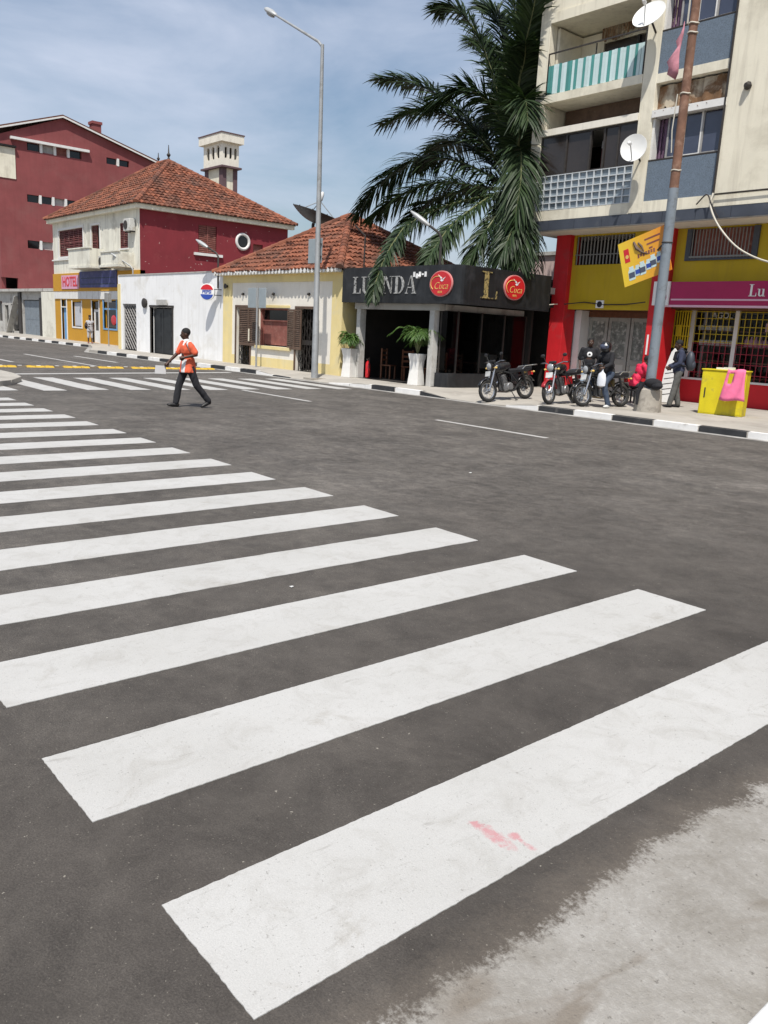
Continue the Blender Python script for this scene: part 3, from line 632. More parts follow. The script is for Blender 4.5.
for (a, b) in (((26.4,18.05),(35.4,15.66)), ((21.0,16.2),(26.4,18.05))):
    dz = .22; mb.prism([(a[0],a[1]),(b[0],b[1]),(b[0],b[1]+dz),(a[0],a[1]+dz)], lambda u, v, d: (d, u, v), X-16.6, X+.25)
mb.build('roof', 'tile_base', tall)
mb = MB(); mb.prism([(26.4,18.02),(35.45,15.60),(35.45,15.72),(26.4,18.15)], lambda u, v, d: (d, u, v), X+.252, X+.33)
mb.prism([(26.4,18.02),(26.4,18.15),(21.0,16.3),(21.0,16.17)], lambda u, v, d: (d, u, v), X+.253, X+.33); mb.build('verge_board', 'white_trim', tall)
ch = MB().box(X-1.2, X-.4, 29.2, 29.95, 16.6, 18.2).box(X-1.28, X-.32, 29.12, 30.03, 18.2, 18.42).build('chimney', 'red_old', tall)
mb = MB()
for i, (y_, z_) in enumerate(((27.6,7.0),(29.3,9.8))): mb.box(X+.004, X+.07, y_, y_+.3, z_, z_+1.0)
mb.build('patch', 'plaster_grey', tall)

# low run-down shops in front of it
low = thing('derelict_shop', 'low run-down grey shopfront with steel doors at the far left end of the street', 'shop', (-66, 20.6, .13))
F0 = 20.5
mb = MB(); wall(mb, -78, -60.6, .13, 3.35, F0, F0+.3, [(-77.4,-75.8,.14,2.6),(-74.9,-73.6,1.0,2.6),(-72.9,-71.9,.3,2.3),(-71.2,-69.2,.3,2.4),(-68.2,-64.2,.14,2.75),(-63.4,-62.9,.9,2.2)]); mb.build('wall', 'plaster_grey', low)
BOX('dark_recess', 'dark_int', low, -77.8, -61.0, F0+.9, F0+1.0, .14, 3.2)
BOX('roof', 'plaster_grey', low, -78, -60.6, F0-.35, F0+5, 3.352, 3.55)
for i in range(3): MB().box(-68.15+i*1.32, -66.86+i*1.32, F0+.12, F0+.17, .15, 2.7).box(-68.1+i*1.32, -66.9+i*1.32, F0+.105, F0+.119, 1.3, 1.36).build('steel_door', 'polegrey', low)
for a, b in ((-74.9,-73.6),(-72.9,-71.9),(-71.2,-69.2)): BOX('window', 'glass_dk', low, a+.05, b-.05, F0+.15, F0+.18, .4, 2.4)
MB().bar((-71.0,F0-.3,.14),(-69.3,F0-.06,3.0),.5,.06).build('loose_board', 'plaster_grey', low)
BOX('pier', 'iron', low, -69.0,-68.4,F0-.12,F0-.002,.14,3.3); BOX('pier', 'iron', low, -64.1,-63.5,F0-.1,F0-.002,.14,2.9)
BOX('pier', 'offwhite', low, -62.3, -58.75, F0-.5, F0-.01, .13, 3.3)

# ================================================================== two-storey house with ochre shop below
H = -45.0; HF = 19.8; HB = 29.6; HL = -58.9
hotel = thing('corner_house', 'two-storey house, white front and crimson side under a hipped tile roof, ochre shop below', 'house', (-52, 24, 0))
uw = [(-57.7,-53.4,5.55,7.2),(-52.0,-50.7,5.3,7.2),(-47.7,-46.6,5.7,7.1)]
lw = [(-57.6,-56.7,.14,2.75),(-55.6,-54.0,1.05,2.65),(-52.2,-51.1,.14,2.7),(-50.3,-48.4,1.1,2.75)]
mb = MB(); wall(mb, HL, H-.004, 4.45, 7.95, HF, HF+.3, uw); mb.build('front_wall', 'offwhite', hotel)
mb = MB(); wall(mb, HL, H-.004, .0, 3.3, HF, HF+.3, lw); mb.build('shop_wall', 'orange_wall', hotel)
mb = MB()
for i in range(14): mb.box(HL+.02+i*.99, HL+.97+i*.99, HF-.06, HF-.001, 2.82, 3.3)
mb.build('white_band', 'white_trim', hotel)
fas = BOX('fascia', 'orange_wall', hotel, HL-.02, H+.0, HF-.08, HF+.3, 3.302, 4.448)
BOX('lettered_board', 'pink_goods', fas, -57.2, -54.1, HF-.12, HF-.082, 3.45, 4.32)
text_mesh('lettering', 'HOTEL', 'pepsi_r', fas, (-55.65, HF-.122, 3.88), (1,0,0), (0,0,1), .86, .01, bold=.02)
BOX('name_board', 'blue_sign', fas, -53.9, -48.0, HF-.13, HF-.082, 3.52, 4.5)
mb = MB()
for i in range(2): mb.box(-53.6, -48.3, HF-.138, HF-.131, 3.7+i*.36, 3.75+i*.36)
mb.build('faded_lines', 'bb' if 'bb' in MT else 'jeans_dk', fas)
# crimson side wall (faces the camera side)
sh = [(21.9,23.3,6.05,7.5)]
mb = MB(); wall(mb, HF+.001, HB, 0, 7.95, H-.3, H, [(23.4,24.6,5.75,7.3),(29.0-1.9,29.0-1.2,5.8,6.6)], axis='y'); mb.build('side_wall', 'red_house', hotel)
mb = MB(); mb.box(HL, HL+.3, HF+.31, HB, 0, 7.95); mb.box(HL+.31, H-.31, HB-.3, HB-.001, 0, 7.95); mb.build('rear_wall', 'red_house', hotel)
MB().box(HL+.35, H-.8, HF+2.4, HF+2.5, .1, 7.8).box(HL+.35, H-1.2, HF+.4, HB-.4, 3.9, 4.0).box(HL+.35, H-1.2, HF+.4, HB-.4, .05, .1).build('interior', 'dark_int', hotel)
wo = MB(); shutter_mb(wo, -57.7, -53.4, 5.55, 7.2, HF+.1, .06, 5, .11); wo.build('shutter', 'shutter_red', hotel)
MB().box(-57.85,-53.25,HF-.07,HF-.001,5.40,5.54).box(-57.85,-57.71,HF-.05,HF-.001,5.541,7.35).box(-53.39,-53.25,HF-.05,HF-.001,5.541,7.35).box(-57.71,-53.39,HF-.05,HF-.002,7.21,7.35).build('window_frame', 'white_trim', hotel)
wo = MB(); shutter_mb(wo, -52.0, -51.2, 5.3, 7.2, HF+.1, .06, 1, .1); wo.build('shutter', 'shutter_red', hotel)
MB().box(-52.12,-52.01,HF-.05,HF-.001,5.3,7.3).box(-50.69,-50.58,HF-.05,HF-.001,5.3,7.3).box(-52.01,-50.69,HF-.05,HF-.002,7.21,7.32).build('window_frame', 'white_trim', hotel)
wo = MB(); shutter_mb(wo, -47.7, -46.6, 5.7, 7.1, HF+.08, .06, 2, .1); wo.build('shutter', 'shutter_red', hotel)
MB().box(-47.8,-46.5,HF-.08,HF-.001,5.6,5.69).build('window_sill', 'white_trim', hotel)
for (a, b, z0, z1) in ((-53.6,-50.1,4.75,5.75),(-48.4,-45.9,4.72,5.4)):
    bl = MB().box(a, b, HF-.9, HF-.81, z0, z1).box(a, a+.09, HF-.81, HF-.001, z0, z1).box(b-.09, b, HF-.81, HF-.001, z0, z1).box(a-.06, b+.06, HF-.95, HF-.002, z0-.14, z0-.001).box(a-.05, b+.05, HF-.96, HF-.80, z1+.001, z1+.07)
    bl.build('balcony', 'offwhite', hotel)
MB().box(HL-.05, -53.61, HF-.1, HF-.001, 5.3, 5.38).build('string_course', 'white_trim', hotel)
# shop openings
BOX('door', 'blue_door', hotel, -57.5, -56.8, HF+.1, HF+.16, .14, 2.25); BOX('transom', 'glass_dk', hotel, -57.5, -56.8, HF+.1, HF+.14, 2.32, 2.72)
MB().box(-57.72,-57.6,HF-.03,HF+.1,.14,2.8).box(-56.7,-56.58,HF-.03,HF+.1,.14,2.8).box(-57.6,-56.7,HF-.03,HF+.1,2.252,2.318).build('door_frame', 'white_trim', hotel)
wn_ = BOX('window', 'curtain', hotel, -55.55, -54.05, HF+.12, HF+.16, 1.1, 2.6)
MB().box(-55.72,-55.6,HF-.03,HF+.1,.95,2.72).box(-54.0,-53.88,HF-.03,HF+.1,.95,2.72).box(-55.6,-54.0,HF-.03,HF+.1,.95,1.05).build('window_frame', 'white_trim', hotel)
MB().box(-52.1,-51.9,HF+.08,HF+.14,.14,2.2).box(-51.4,-51.2,HF+.08,HF+.14,.14,2.2).box(-51.9,-51.4,HF+.08,HF+.14,.14,.9).box(-51.9,-51.4,HF+.08,HF+.14,2.05,2.2).build('door', 'white_trim', hotel)
BOX('door_glass', 'glass_dk', hotel, -51.9, -51.4, HF+.1, HF+.12, .9, 2.05); BOX('transom', 'glass_dk', hotel, -52.1, -51.2, HF+.1, HF+.14, 2.25, 2.66)
MB().box(-52.32,-52.2,HF-.03,HF+.1,.14,2.75).box(-51.1,-50.98,HF-.03,HF+.1,.14,2.75).build('door_frame', 'white_trim', hotel)
BOX('window', 'glass_dk', hotel, -50.2, -48.45, HF+.14, HF+.17, 1.15, 2.7)
MB().box(-50.45,-50.3,HF-.03,HF+.1,1.0,2.8).box(-50.3,-48.4,HF-.03,HF+.1,1.0,1.1).box(-50.3,-48.4,HF+.02,HF+.1,2.2,2.3).box(-48.4,-48.27,HF-.03,HF+.1,1.0,2.8).build('window_frame', 'blue_door', hotel)
MB().ell((-49.1,HF+.11,1.6),.42,.02,.3,10,6).build('window_sticker', 'disc_red', hotel)
# side wall windows
wo = MB()
for z in [5.78+.11*i for i in range(14)]: wo.box(H-.13, H-.05, 23.45, 23.95, z, z+.08); wo.box(H-.13, H-.05, 24.05, 24.55, z, z+.08)
wo.box(H-.14, H-.02, 23.96, 24.04, 5.76, 7.3); wo.build('shutter', 'brickred', hotel)
MB().box(H+.001, H+.12, 23.1, 24.95, 5.58, 5.73).box(H+.001,H+.1,27.0,28.0,5.66,5.78).build('window_sill', 'white_trim', hotel)
BOX('window', 'brickred', hotel, H-.2, H-.14, 27.12, 27.8, 5.8, 6.6)
rotY = Matrix.Rotation(R(90), 3, 'Y')
por = MB().tube([(H+.03, 26.35+.43*math.cos(R(a)), 6.65+.43*math.sin(R(a))) for a in range(0,360,12)], .085, 8, True).build('porthole', 'white_trim', hotel)
MB().lathe([(.40,0),(.40,.02)], (H+.003, 26.35, 6.65), 24, rotY).build('pane', 'glass_dk', por)
# roof
ov = .38; ez = 7.98
c = [Vector((HL-ov,HF-ov,ez)), Vector((H+ov,HF-ov,ez)), Vector((H+ov,HB+ov,ez)), Vector((HL-ov,HB+ov,ez))]; ap0 = Vector((-53.4,24.9,11.75)); ap1 = Vector((-51.9,24.9,11.75))
d = Vector((0,0,-.02)); mb = MB(); mb.quad(c[0],c[1],ap1,ap0); mb.quad(c[1],c[2],ap1); mb.quad(c[2],c[3],ap0,ap1); mb.quad(c[3],c[0],ap0)
rf = mb.build('roof', 'tile_base', hotel, smooth=False)
mb = MB(); tile_plane(mb, [c[0],c[1],ap1,ap0], .3, .42); tile_plane(mb, [c[1],c[2],ap1], .3, .42)
tl = mb.build('roof_tiles', 'tile', rf, smooth=False, fix=False); tl['kind'] = 'stuff'
mb = MB()
for a, b in ((c[1],ap1),(c[0],ap0),(c[2],ap1),(c[3],ap0),(ap0,ap1)): ridge_tiles(mb, a, b, .17, .42)
mb.build('ridge_tiles', 'tile', rf, smooth=False, fix=False)['kind'] = 'stuff'
MB().box(HL-.3, H+.3, HF-.3, HF-.002, 7.72, 7.93).box(H+.002, H+.3, HF-.001, HB+.3, 7.72, 7.93).build('eave_cornice', 'cream', hotel)
BOX('soffit', 'soffit', hotel, HL-.36, H+.36, HF-.36, HB+.36, 7.932, 7.962)
MB().lathe([(.12,0),(.05,.15),(.14,.3),(.05,.42),(.02,.9)], tuple(ap1 + Vector((0,0,.1))), 8).build('finial', 'iron', hotel)
MB().lathe([(.1,0),(.04,.12),(.11,.24),(.04,.34),(.02,.6)], tuple(ap0 + Vector((0,0,.1))), 8).build('finial', 'iron', hotel)
# air conditioners on it
def aircon(label, x, y, z, s=1.0):
    t = thing('air_conditioner', label, 'air conditioner', (x, y, z), 'window air conditioners on the white house')
    MB().box(x-.4*s, x+.4*s, y-.16, y+.16, z, z+.6*s).build('casing', 'ac_white', t, bevel=.02)
    MB().lathe([(.22*s,0),(.22*s,.02)], (x-.1*s, y-.17, z+.3*s), 16, Matrix.Rotation(R(90), 3, 'X')).build('fan_grille', 'iron', t)
    MB().box(x-.3*s, x-.24*s, y-.1, y+.28, z-.06, z-.001).box(x+.24*s, x+.3*s, y-.1, y+.28, z-.06, z-.001).build('bracket', 'iron', t)
aircon('white air conditioner high beside the narrow maroon shutters, at the crimson corner', -45.95, HF-.2, 6.55, 1.1)
aircon('white air conditioner hanging under the larger white balcony of the corner house', -49.3, HF-.35, 4.62, 1.15)

# ================================================================== belvedere tower behind
tw = thing('belvedere_tower', 'pale square tower with arched openings and plum corner strips, behind the tile roof', 'tower', (-113.5, 63.1, 0))
tx0, tx1, ty0, ty1 = -116.3, -110.7, 61.75, 64.4
BOX('shaft', 'cream', tw, tx0+.3, tx1-.3, ty0+.2, ty1-.2, 0, 23.6)
for a in (tx0+.15, tx1-1.15):
    for b in (ty0+.1, ty1-.75): BOX('corner_strip', 'purple', tw, a, a+1.0, b, b+.65, 0, 23.58)
BOX('cornice', 'purple', tw, tx0-.4, tx1+.4, ty0-.3, ty1+.3, 23.6, 23.85)
def arched_wall(mb, a0, a1, z0, z1, arches, fn, d0, d1):
    """wall panel with round-headed openings, cut into vertical strips"""
    last = a0
    for (c_, hw, zb, zs) in arches:
        mb.prism([(last, z0), (c_-hw, z0), (c_-hw, z1), (last, z1)], fn, d0, d1)
        mb.prism([(c_-hw, z0), (c_+hw, z0), (c_+hw, zb), (c_-hw, zb)], fn, d0, d1)
        top = arc(c_, zs, hw, hw, 180, 0, 8)
        for i in range(8): mb.prism([top[i], top[i+1], (top[i+1][0], z1), (top[i][0], z1)], fn, d0, d1)
        last = c_+hw
    mb.prism([(last, z0), (a1, z0), (a1, z1), (last, z1)], fn, d0, d1)
mb = MB(); zz0, zz1 = 23.85, 27.0
ar = lambda c0, st, hw: [(c0-st,hw,24.9,26.2),(c0,hw,24.9,26.2),(c0+st,hw,24.9,26.2)]
arched_wall(mb, ty0, ty1, zz0, zz1, ar((ty0+ty1)/2, .78, .20), lambda u, v, d: (d, u, v), tx1-.25, tx1)
arched_wall(mb, tx0, tx1-.251, zz0, zz1, ar((tx0+tx1)/2, 1.45, .42), lambda u, v, d: (u, d, v), ty0, ty0+.25)
mb.box(tx0, tx0+.25, ty0+.251, ty1, zz0, zz1); mb.box(tx0+.251, tx1-.251, ty1-.25, ty1, zz0, zz1); mb.build('lantern_wall', 'cream_lt', tw)
BOX('interior', 'dark_int', tw, tx0+.9, tx1-.9, ty0+.9, ty1-.9, 23.9, 26.9)
BOX('cap', 'cream_lt', tw, tx0-.6, tx1+.6, ty0-.5, ty1+.5, 27.0, 28.1); BOX('coping', 'purple', tw, tx0-.68, tx1+.68, ty0-.58, ty1+.58, 28.101, 28.25)

# ================================================================== white single-storey annex with dark door
WF = 17.7
an = thing('white_annex', 'low flat-fronted white building with a black door and a lattice gate', 'building', (-37.5, 18.5, 0))
mb = MB(); wall(mb, -43.1, -31.76, .0, 3.92, WF, WF+.28, [(-42.55,-40.85,.13,2.5),(-39.05,-36.75,.13,2.35)]); mb.build('wall', 'white_wall', an)
MB().box(-43.1,-42.82,WF+.29,HF-.1,.0,3.9).box(-31.98,-31.74,WF+.29,22,.0,3.85).box(-42.8,-32,21.7,21.95,.0,3.85).build('rear_wall', 'white_wall', an)
BOX('roof', 'plaster_grey', an, -42.8, -32.0, WF+.3, 21.68, 3.6, 3.75)
BOX('corner_band', 'yellow_wall', an, -43.12, -42.78, WF-.025, WF-.001, .1, 3.5)
MB().box(-42.7,-36.6,WF+1.2,WF+1.25,.1,3.4).build('interior', 'dark_int', an)
mb = MB()
for i in range(14):
    for s_ in (-1, 1):
        zc = .2 + i*.3; a = Vector((-42.5, WF+.12+.012*s_, zc if s_ > 0 else zc)); b = a + Vector((1.6, 0, 1.5*s_))
        # clip to the opening
        z_lo, z_hi = .18, 2.46; pts = []
        t0, t1 = 0.0, 1.0
        dz = b.z-a.z
        ta, tb = (z_lo-a.z)/dz, (z_hi-a.z)/dz
        t0, t1 = max(t0, min(ta, tb)), min(t1, max(ta, tb))
        if t1-t0 > .05: mb.bar(a.lerp(b, t0), a.lerp(b, t1), .045, .02)
mb.box(-42.52,-42.46,WF+.08,WF+.16,.14,2.48).box(-40.94,-40.88,WF+.08,WF+.16,.14,2.48).box(-42.46,-40.94,WF+.08,WF+.16,2.42,2.48)
mb.build('lattice_gate', 'lattice', an); BOX('gate_back', 'iron', an, -42.5, -40.9, WF+.2, WF+.24, .14, 2.47)
dr = MB().box(-38.95,-37.92,WF+.1,WF+.15,.14,2.3).box(-37.88,-36.85,WF+.1,WF+.15,.14,2.3).build('door', 'iron_dk', an)
MB().box(-38.7,-38.2,WF+.085,WF+.099,.4,1.0).box(-38.7,-38.2,WF+.085,WF+.099,1.2,2.1).box(-37.6,-37.1,WF+.085,WF+.099,.4,1.0).box(-37.6,-37.1,WF+.085,WF+.099,1.2,2.1).build('door_panel', 'iron_dk', dr)
MB().box(-39.15,-39.05,WF-.04,WF+.1,.13,2.36).box(-36.75,-36.65,WF-.04,WF+.1,.13,2.36).box(-39.2,-36.6,WF-.06,WF+.05,2.361,2.46).build('door_frame', 'iron', an)
MB().box(-38.2,-37.2,WF-.14,WF-.061,2.47,2.72).build('door_light', 'plaster_grey', an)
MB().lathe([(.2,0),(.24,.06),(.24,.12),(.16,.16)], (-39.7,WF-.001,2.55), 12, Matrix.Rotation(R(90), 3, 'X')).build('siren', 'iron', an)
MB().box(-43.0,-31.8,WF-.03,WF+.3,3.921,3.97).build('coping', 'plaster_grey', an)
# round drink badge
pb = thing('round_wall_badge', 'round red, white and blue badge projecting from the white wall', 'sign', (-32.6, 17.3, 3.05))
rX = Matrix.Rotation(R(90), 3, 'X'); bx_, by_, bz_ = -32.6, 17.3, 3.05
MB().lathe([(.36,-.04),(.36,.04),(.34,.045)], (bx_, by_, bz_), 28, rX).build('disc', 'white_p', pb)
def seg(z0, z1, r=.32):
    a0, a1 = math.degrees(math.asin(z0/r)), math.degrees(math.asin(min(1, z1/r)))
    return [(r*math.cos(R(a0+(a1-a0)*i/8)), r*math.sin(R(a0+(a1-a0)*i/8))) for i in range(9)] + [(-r*math.cos(R(a1+(a0-a1)*i/8)), r*math.sin(R(a1+(a0-a1)*i/8))) for i in range(9)]
MB().prism(seg(.10, .3199), lambda u, v, d: (bx_+u, d, bz_+v), by_-.055, by_-.046).build('red_segment', 'pepsi_r', pb)
MB().prism([(-u, -v) for u, v in seg(.10, .3199)], lambda u, v, d: (bx_+u, d, bz_+v), by_-.055, by_-.046).build('blue_segment', 'pepsi_b', pb)
text_mesh('lettering', 'PEPSI', 'pepsi_b', pb, (bx_, by_-.048, bz_), (1,0,0), (0,0,1), .20, .004, bold=.007)
MB().bar((bx_+.3, by_, bz_+.12), (bx_+.66, by_+.02, bz_+.12), .03).bar((bx_+.3, by_, bz_-.12), (bx_+.66, by_+.02, bz_-.12), .03).build('bracket', 'iron', pb)
pb.rotation_euler.z = R(33)

# ================================================================== yellow and white house with pyramid roof
YF = 17.6; YL, YR = -31.72, -23.3; YB = 24.6
yh = thing('yellow_house', 'single-storey house with yellow-edged white front, brown shutters and clay tile roof', 'house', (-27.5, 21, 0))
op = [(-30.6,-29.5,.13,2.45),(-28.8,-26.7,.97,2.45),(-26.15,-25.0,.13,2.45)]
mb = MB(); wall(mb, YL+.75, YR-.62, .0, 3.439, YF, YF+.3, op); mb.build('wall', 'house_white', yh)
mb = MB(); mb.box(YL, YL+.749, YF-.02, YF+.3, 0, 3.439); mb.box(YR-.619, YR, YF-.02, YF+.3, 0, 3.439); mb.box(YL, YR, YF-.03, YF+.3, 3.44, 3.72)
mb.box(YR-.3, YR-.001, YF+.301, YB, 0, 3.7); mb.build('yellow_trim', 'yellow_wall', yh)
mb = MB()
for a, b in ((YL+.75,-30.61),(-29.49,-26.16),(-24.99,YR-.62)): mb.box(a, b, YF-.008, YF-.001, .05, .50)
mb.build('dado', 'yellow_wall', yh)
MB().box(YL,YL+.3,YF+.301,YB,0,3.7).box(YL+.3,YR-.301,YB-.3,YB,0,3.7).build('rear_wall', 'yellow_wall', yh)
MB().box(YL+.35,YR-.35,YF+1.6,YF+1.7,.1,3.6).box(YL+.35,YR-.35,YF+.31,YB-.35,.05,.1).box(YL+.35,YR-.35,YF+.31,YB-.35,3.3,3.4).build('interior', 'dark_int', yh)
for a, b in ((-30.6,-29.5),(-26.15,-25.0)):
    mb = MB(); n = 6
    for i in range(n+1): mb.box(a+.03+(b-a-.08)*i/n, a+.05+(b-a-.08)*i/n, YF+.1, YF+.12, .15, 2.43)
    for i in range(9):
        z = .2+.26*i
        for j in range(n): 
            x0_ = a+.04+(b-a-.08)*j/n; x1_ = a+.04+(b-a-.08)*(j+1)/n
            mb.bar((x0_, YF+.13, z), (x1_, YF+.13, z+.24 if (i+j) % 2 else z), .016); mb.bar((x0_, YF+.14, z+.24), (x1_, YF+.14, z+.02 if (i+j) % 2 else z+.24), .016)
    mb.box(a+.02, b-.02, YF+.1, YF+.15, 1.12, 1.3); mb.build('iron_gate', 'iron', yh)
    MB().box(a-.09, a-.001, YF-.035, YF+.08, .13, 2.54).box(b+.001, b+.09, YF-.035, YF+.08, .13, 2.54).box(a, b, YF-.035, YF+.08, 2.451, 2.54).build('door_frame', 'shutter', yh)
win = MB().box(-28.72,-26.78,YF+.17,YF+.2,1.02,1.95).build('window_board', 'brickred', yh)
MB().box(-28.72,-26.78,YF+.22,YF+.24,1.96,2.42).build('window_pane', 'glass_dk', yh)
MB().box(-28.8,-28.72,YF+.05,YF+.2,.98,2.44).box(-26.78,-26.7,YF+.05,YF+.2,.98,2.44).box(-28.72,-26.78,YF+.05,YF+.21,2.38,2.44).box(-28.72,-26.78,YF+.1,YF+.21,1.951,1.99).build('window_frame', 'brickred', yh)
BOX('window_sill', 'yellow_wall', yh, -29.0, -26.5, YF-.09, YF+.05, .85, .968)
MB().box(-28.9,-26.6,YF-.03,YF-.001,2.47,2.56).build('lintel', 'yellow_wall', yh)
def folded(x0, x1, z0, z1): 
    m_ = MB(); shutter_mb(m_, x0, x1, z0, z1, YF-.03, .04, 2 if x1-x0 > .9 else 1, .075); return m_.build('shutter', 'shutter', yh)
folded(-30.28, -28.82, .92, 2.44); folded(-26.68, -25.75+.0, .92, 2.42)
MB().box(-29.5,-29.44,YF-.1,YF-.071,1.1,1.6).build('shutter_latch', 'cream', yh)
for x in (-30.05,-27.75,-25.35): MB().lathe([(.05,0),(.06,.04),(.03,.1)], (x,YF-.001,2.98), 8, rX).build('wall_stud', 'iron', yh)
MB().lathe([(.05,0),(.06,.05),(.12,.12)], (-31.35,YF-.021,3.3), 8, rX).build('wall_lamp', 'iron', yh)
ov = .30; ez = 3.84; A = [Vector((YL-ov,YF-ov,ez)), Vector((YR+.12,YF-ov,ez)), Vector((YR+.12,YB+ov,ez)), Vector((YL-ov,YB+ov,ez))]; ap = Vector((-27.55,21.05,6.30))
mb = MB(); mb.quad(A[0],A[1],ap); mb.quad(A[1],A[2],ap); mb.quad(A[2],A[3],ap); mb.quad(A[3],A[0],ap); rf = mb.build('roof', 'tile_base', yh, smooth=False)
mb = MB(); tile_plane(mb, [A[0],A[1],ap], .235, .34); tile_plane(mb, [A[1],A[2],ap], .235, .34); tile_plane(mb, [A[3],A[0],ap], .3, .4)
mb.build('roof_tiles', 'tile', rf, smooth=False, fix=False)['kind'] = 'stuff'
mb = MB()
for i in range(4): ridge_tiles(mb, A[i], ap, .15, .34)
mb.build('ridge_tiles', 'tile', rf, smooth=False, fix=False)['kind'] = 'stuff'
# white mortared eave tiles: a scalloped course
mb = MB(); n = 37
for i in range(n):
    x = A[0].x + .12 + (A[1].x-A[0].x-.24)*i/(n-1)
    mb.lathe([(.085,0),(.085,.2)], (x, YF-ov-.06, 3.80), 8, Matrix.Rotation(R(-90), 3, 'X'))
mb.build('eave_tiles', 'white_trim', rf, smooth=True)['kind'] = 'stuff'
BOX('soffit', 'yellow_wall', yh, YL-.2, YR+.02, YF-.2, YB+.2, 3.72, 3.79)
# ================================================================== corner restaurant with black fascia
rs = thing('restaurant', 'corner restaurant with black fascia, open dark dining room and glazed side', 'restaurant', (-20.6, 19, .13))
# fascia: front run, rounded corner, side run
plan = [(-23.12,17.42),(-17.80,17.42)] + [(-17.80+.35*math.sin(R(a)), 17.77-.35*math.cos(R(a))) for a in range(15, 91, 15)] + [(-17.45,21.75)]
inner = [(-23.12,17.62),(-17.83,17.62)] + [(-17.83+.18*math.sin(R(a)), 17.80-.18*math.cos(R(a))) for a in range(15, 91, 15)] + [(-17.65,21.75)]
mb = MB()
for i in range(len(plan)-1):
    mb.prism([plan[i], plan[i+1], inner[i+1], inner[i]], lambda u, v, d: (u, v, d), 2.70, 3.84)
fa = mb.build('fascia', 'black_sign', rs)
x = -22.52
for chx in 'LUANDA':
    m_ = MB(); wd = serif(m_, chx, (x, 17.418, 2.99), (1,0,0), (0,0,1), .55, 1.0, .022); m_.build('letter_' + chx.lower(), 'letter_silver', fa); x += wd + .035
m_ = MB(); 
for i in range(5): m_.box(-19.45+.13*i, -19.37+.13*i, 17.395, 17.417, 3.5+.05*(i % 2), 3.6+.05*((i+1) % 2))
m_.lathe([(.05,0),(.06,.12)], (-19.15,17.40,3.5), 8, Matrix.Rotation(R(90), 3, 'X')); m_.build('spot_light', 'white_p', fa)
m_ = MB(); serif(m_, 'L', (-17.448, 18.42, 2.93), (0,1,0), (0,0,1), .80, 1.15, .02); m_.build('letter_l', 'letter_gold', fa)
def beer_disc(o, ux, un):
    o, ux, un = Vector(o), Vector(ux), Vector(un); uz = Vector((0,0,1))
    fn = lambda u, v, d: o + ux*u + uz*v + un*d
    el = lambda rx, rz, n=32: [(rx*math.cos(2*math.pi*i/n), rz*math.sin(2*math.pi*i/n)) for i in range(n)]
    ds = MB().prism(el(.49,.385), fn, .001, .05).build('badge_rim', 'disc_ring', fa)
    MB().prism(el(.455,.355), fn, .0501, .066).build('badge_face', 'disc_red', ds)
    text_mesh('lettering', 'Cuca', 'gold', ds, o + ux*.02 - uz*.07 + un*.068, ux, uz, .30, .003, .35, bold=-.004)
    text_mesh('small_lettering', 'BEER', 'gold', ds, o - uz*.25 + un*.068, ux, uz, .09, .003)
    bd = MB()
    for poly in ([(-.02,.10),(.10,.15),(.14,.10),(.06,.06)], [(.02,.13),(-.12,.27),(.07,.17)], [(.08,.14),(.22,.20),(.10,.10)]): bd.prism(poly, fn, .0662, .071)
    bd.build('bird', 'white_p', ds)
    m2 = MB(); m2.tube([fn(-.12+.30*math.cos(R(a)), .0+.22*math.sin(R(a)), .07) for a in range(70, 250, 20)], .012, 5); m2.build('swash', 'gold', ds)
beer_disc((-18.15, 17.418, 3.28), (1,0,0), (0,-1,0)); beer_disc((-17.448, 19.9, 3.34), (0,1,0), (1,0,0))
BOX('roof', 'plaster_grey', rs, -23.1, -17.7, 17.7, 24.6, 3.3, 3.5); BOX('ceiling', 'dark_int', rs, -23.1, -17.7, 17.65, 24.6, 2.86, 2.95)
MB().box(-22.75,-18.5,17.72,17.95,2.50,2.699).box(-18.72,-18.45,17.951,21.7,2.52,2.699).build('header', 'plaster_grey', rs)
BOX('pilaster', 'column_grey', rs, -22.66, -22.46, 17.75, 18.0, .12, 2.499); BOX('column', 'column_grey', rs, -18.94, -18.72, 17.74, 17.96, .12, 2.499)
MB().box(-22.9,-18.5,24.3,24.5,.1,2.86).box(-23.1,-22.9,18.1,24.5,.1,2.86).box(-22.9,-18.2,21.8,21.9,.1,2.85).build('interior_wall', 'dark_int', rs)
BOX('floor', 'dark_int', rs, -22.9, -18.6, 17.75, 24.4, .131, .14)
# glazed side wall on a low black plinth that curves round the corner
pl = [(-18.68,17.86),(-18.45,17.92),(-18.3,18.1),(-18.24,18.4),(-18.24,21.7)]; pli = [(-18.68,18.02),(-18.52,18.05),(-18.46,18.18),(-18.42,18.4),(-18.42,21.7)]
mb = MB()
for i in range(4): mb.prism([pl[i],pl[i+1],pli[i+1],pli[i]], lambda u, v, d: (u, v, d), .1, .58)
mb.build('plinth', 'black_sign', rs)
gl = nodes('shop_glass'); gb = gl[2]; gb.inputs['Base Color'].default_value = (.20,.21,.21,1); gb.inputs['Roughness'].default_value = .02; gb.inputs['Transmission Weight'].default_value = 1.0; gb.inputs['IOR'].default_value = 1.22
MT['dark_pane'] = gl[0]
gl = nodes('shop_glass'); gb = gl[2]; gb.inputs['Base Color'].default_value = (.9,.92,.92,1); gb.inputs['Roughness'].default_value = .02; gb.inputs['Transmission Weight'].default_value = 1.0; gb.inputs['IOR'].default_value = 1.2
MT['shop_glass'] = gl[0]
ys = [18.42, 19.5, 20.6, 21.68]
for a, b in zip(ys, ys[1:]): BOX('glass_pane', 'dark_pane', rs, -18.345, -18.333, a+.03, b-.03, .60, 2.50)
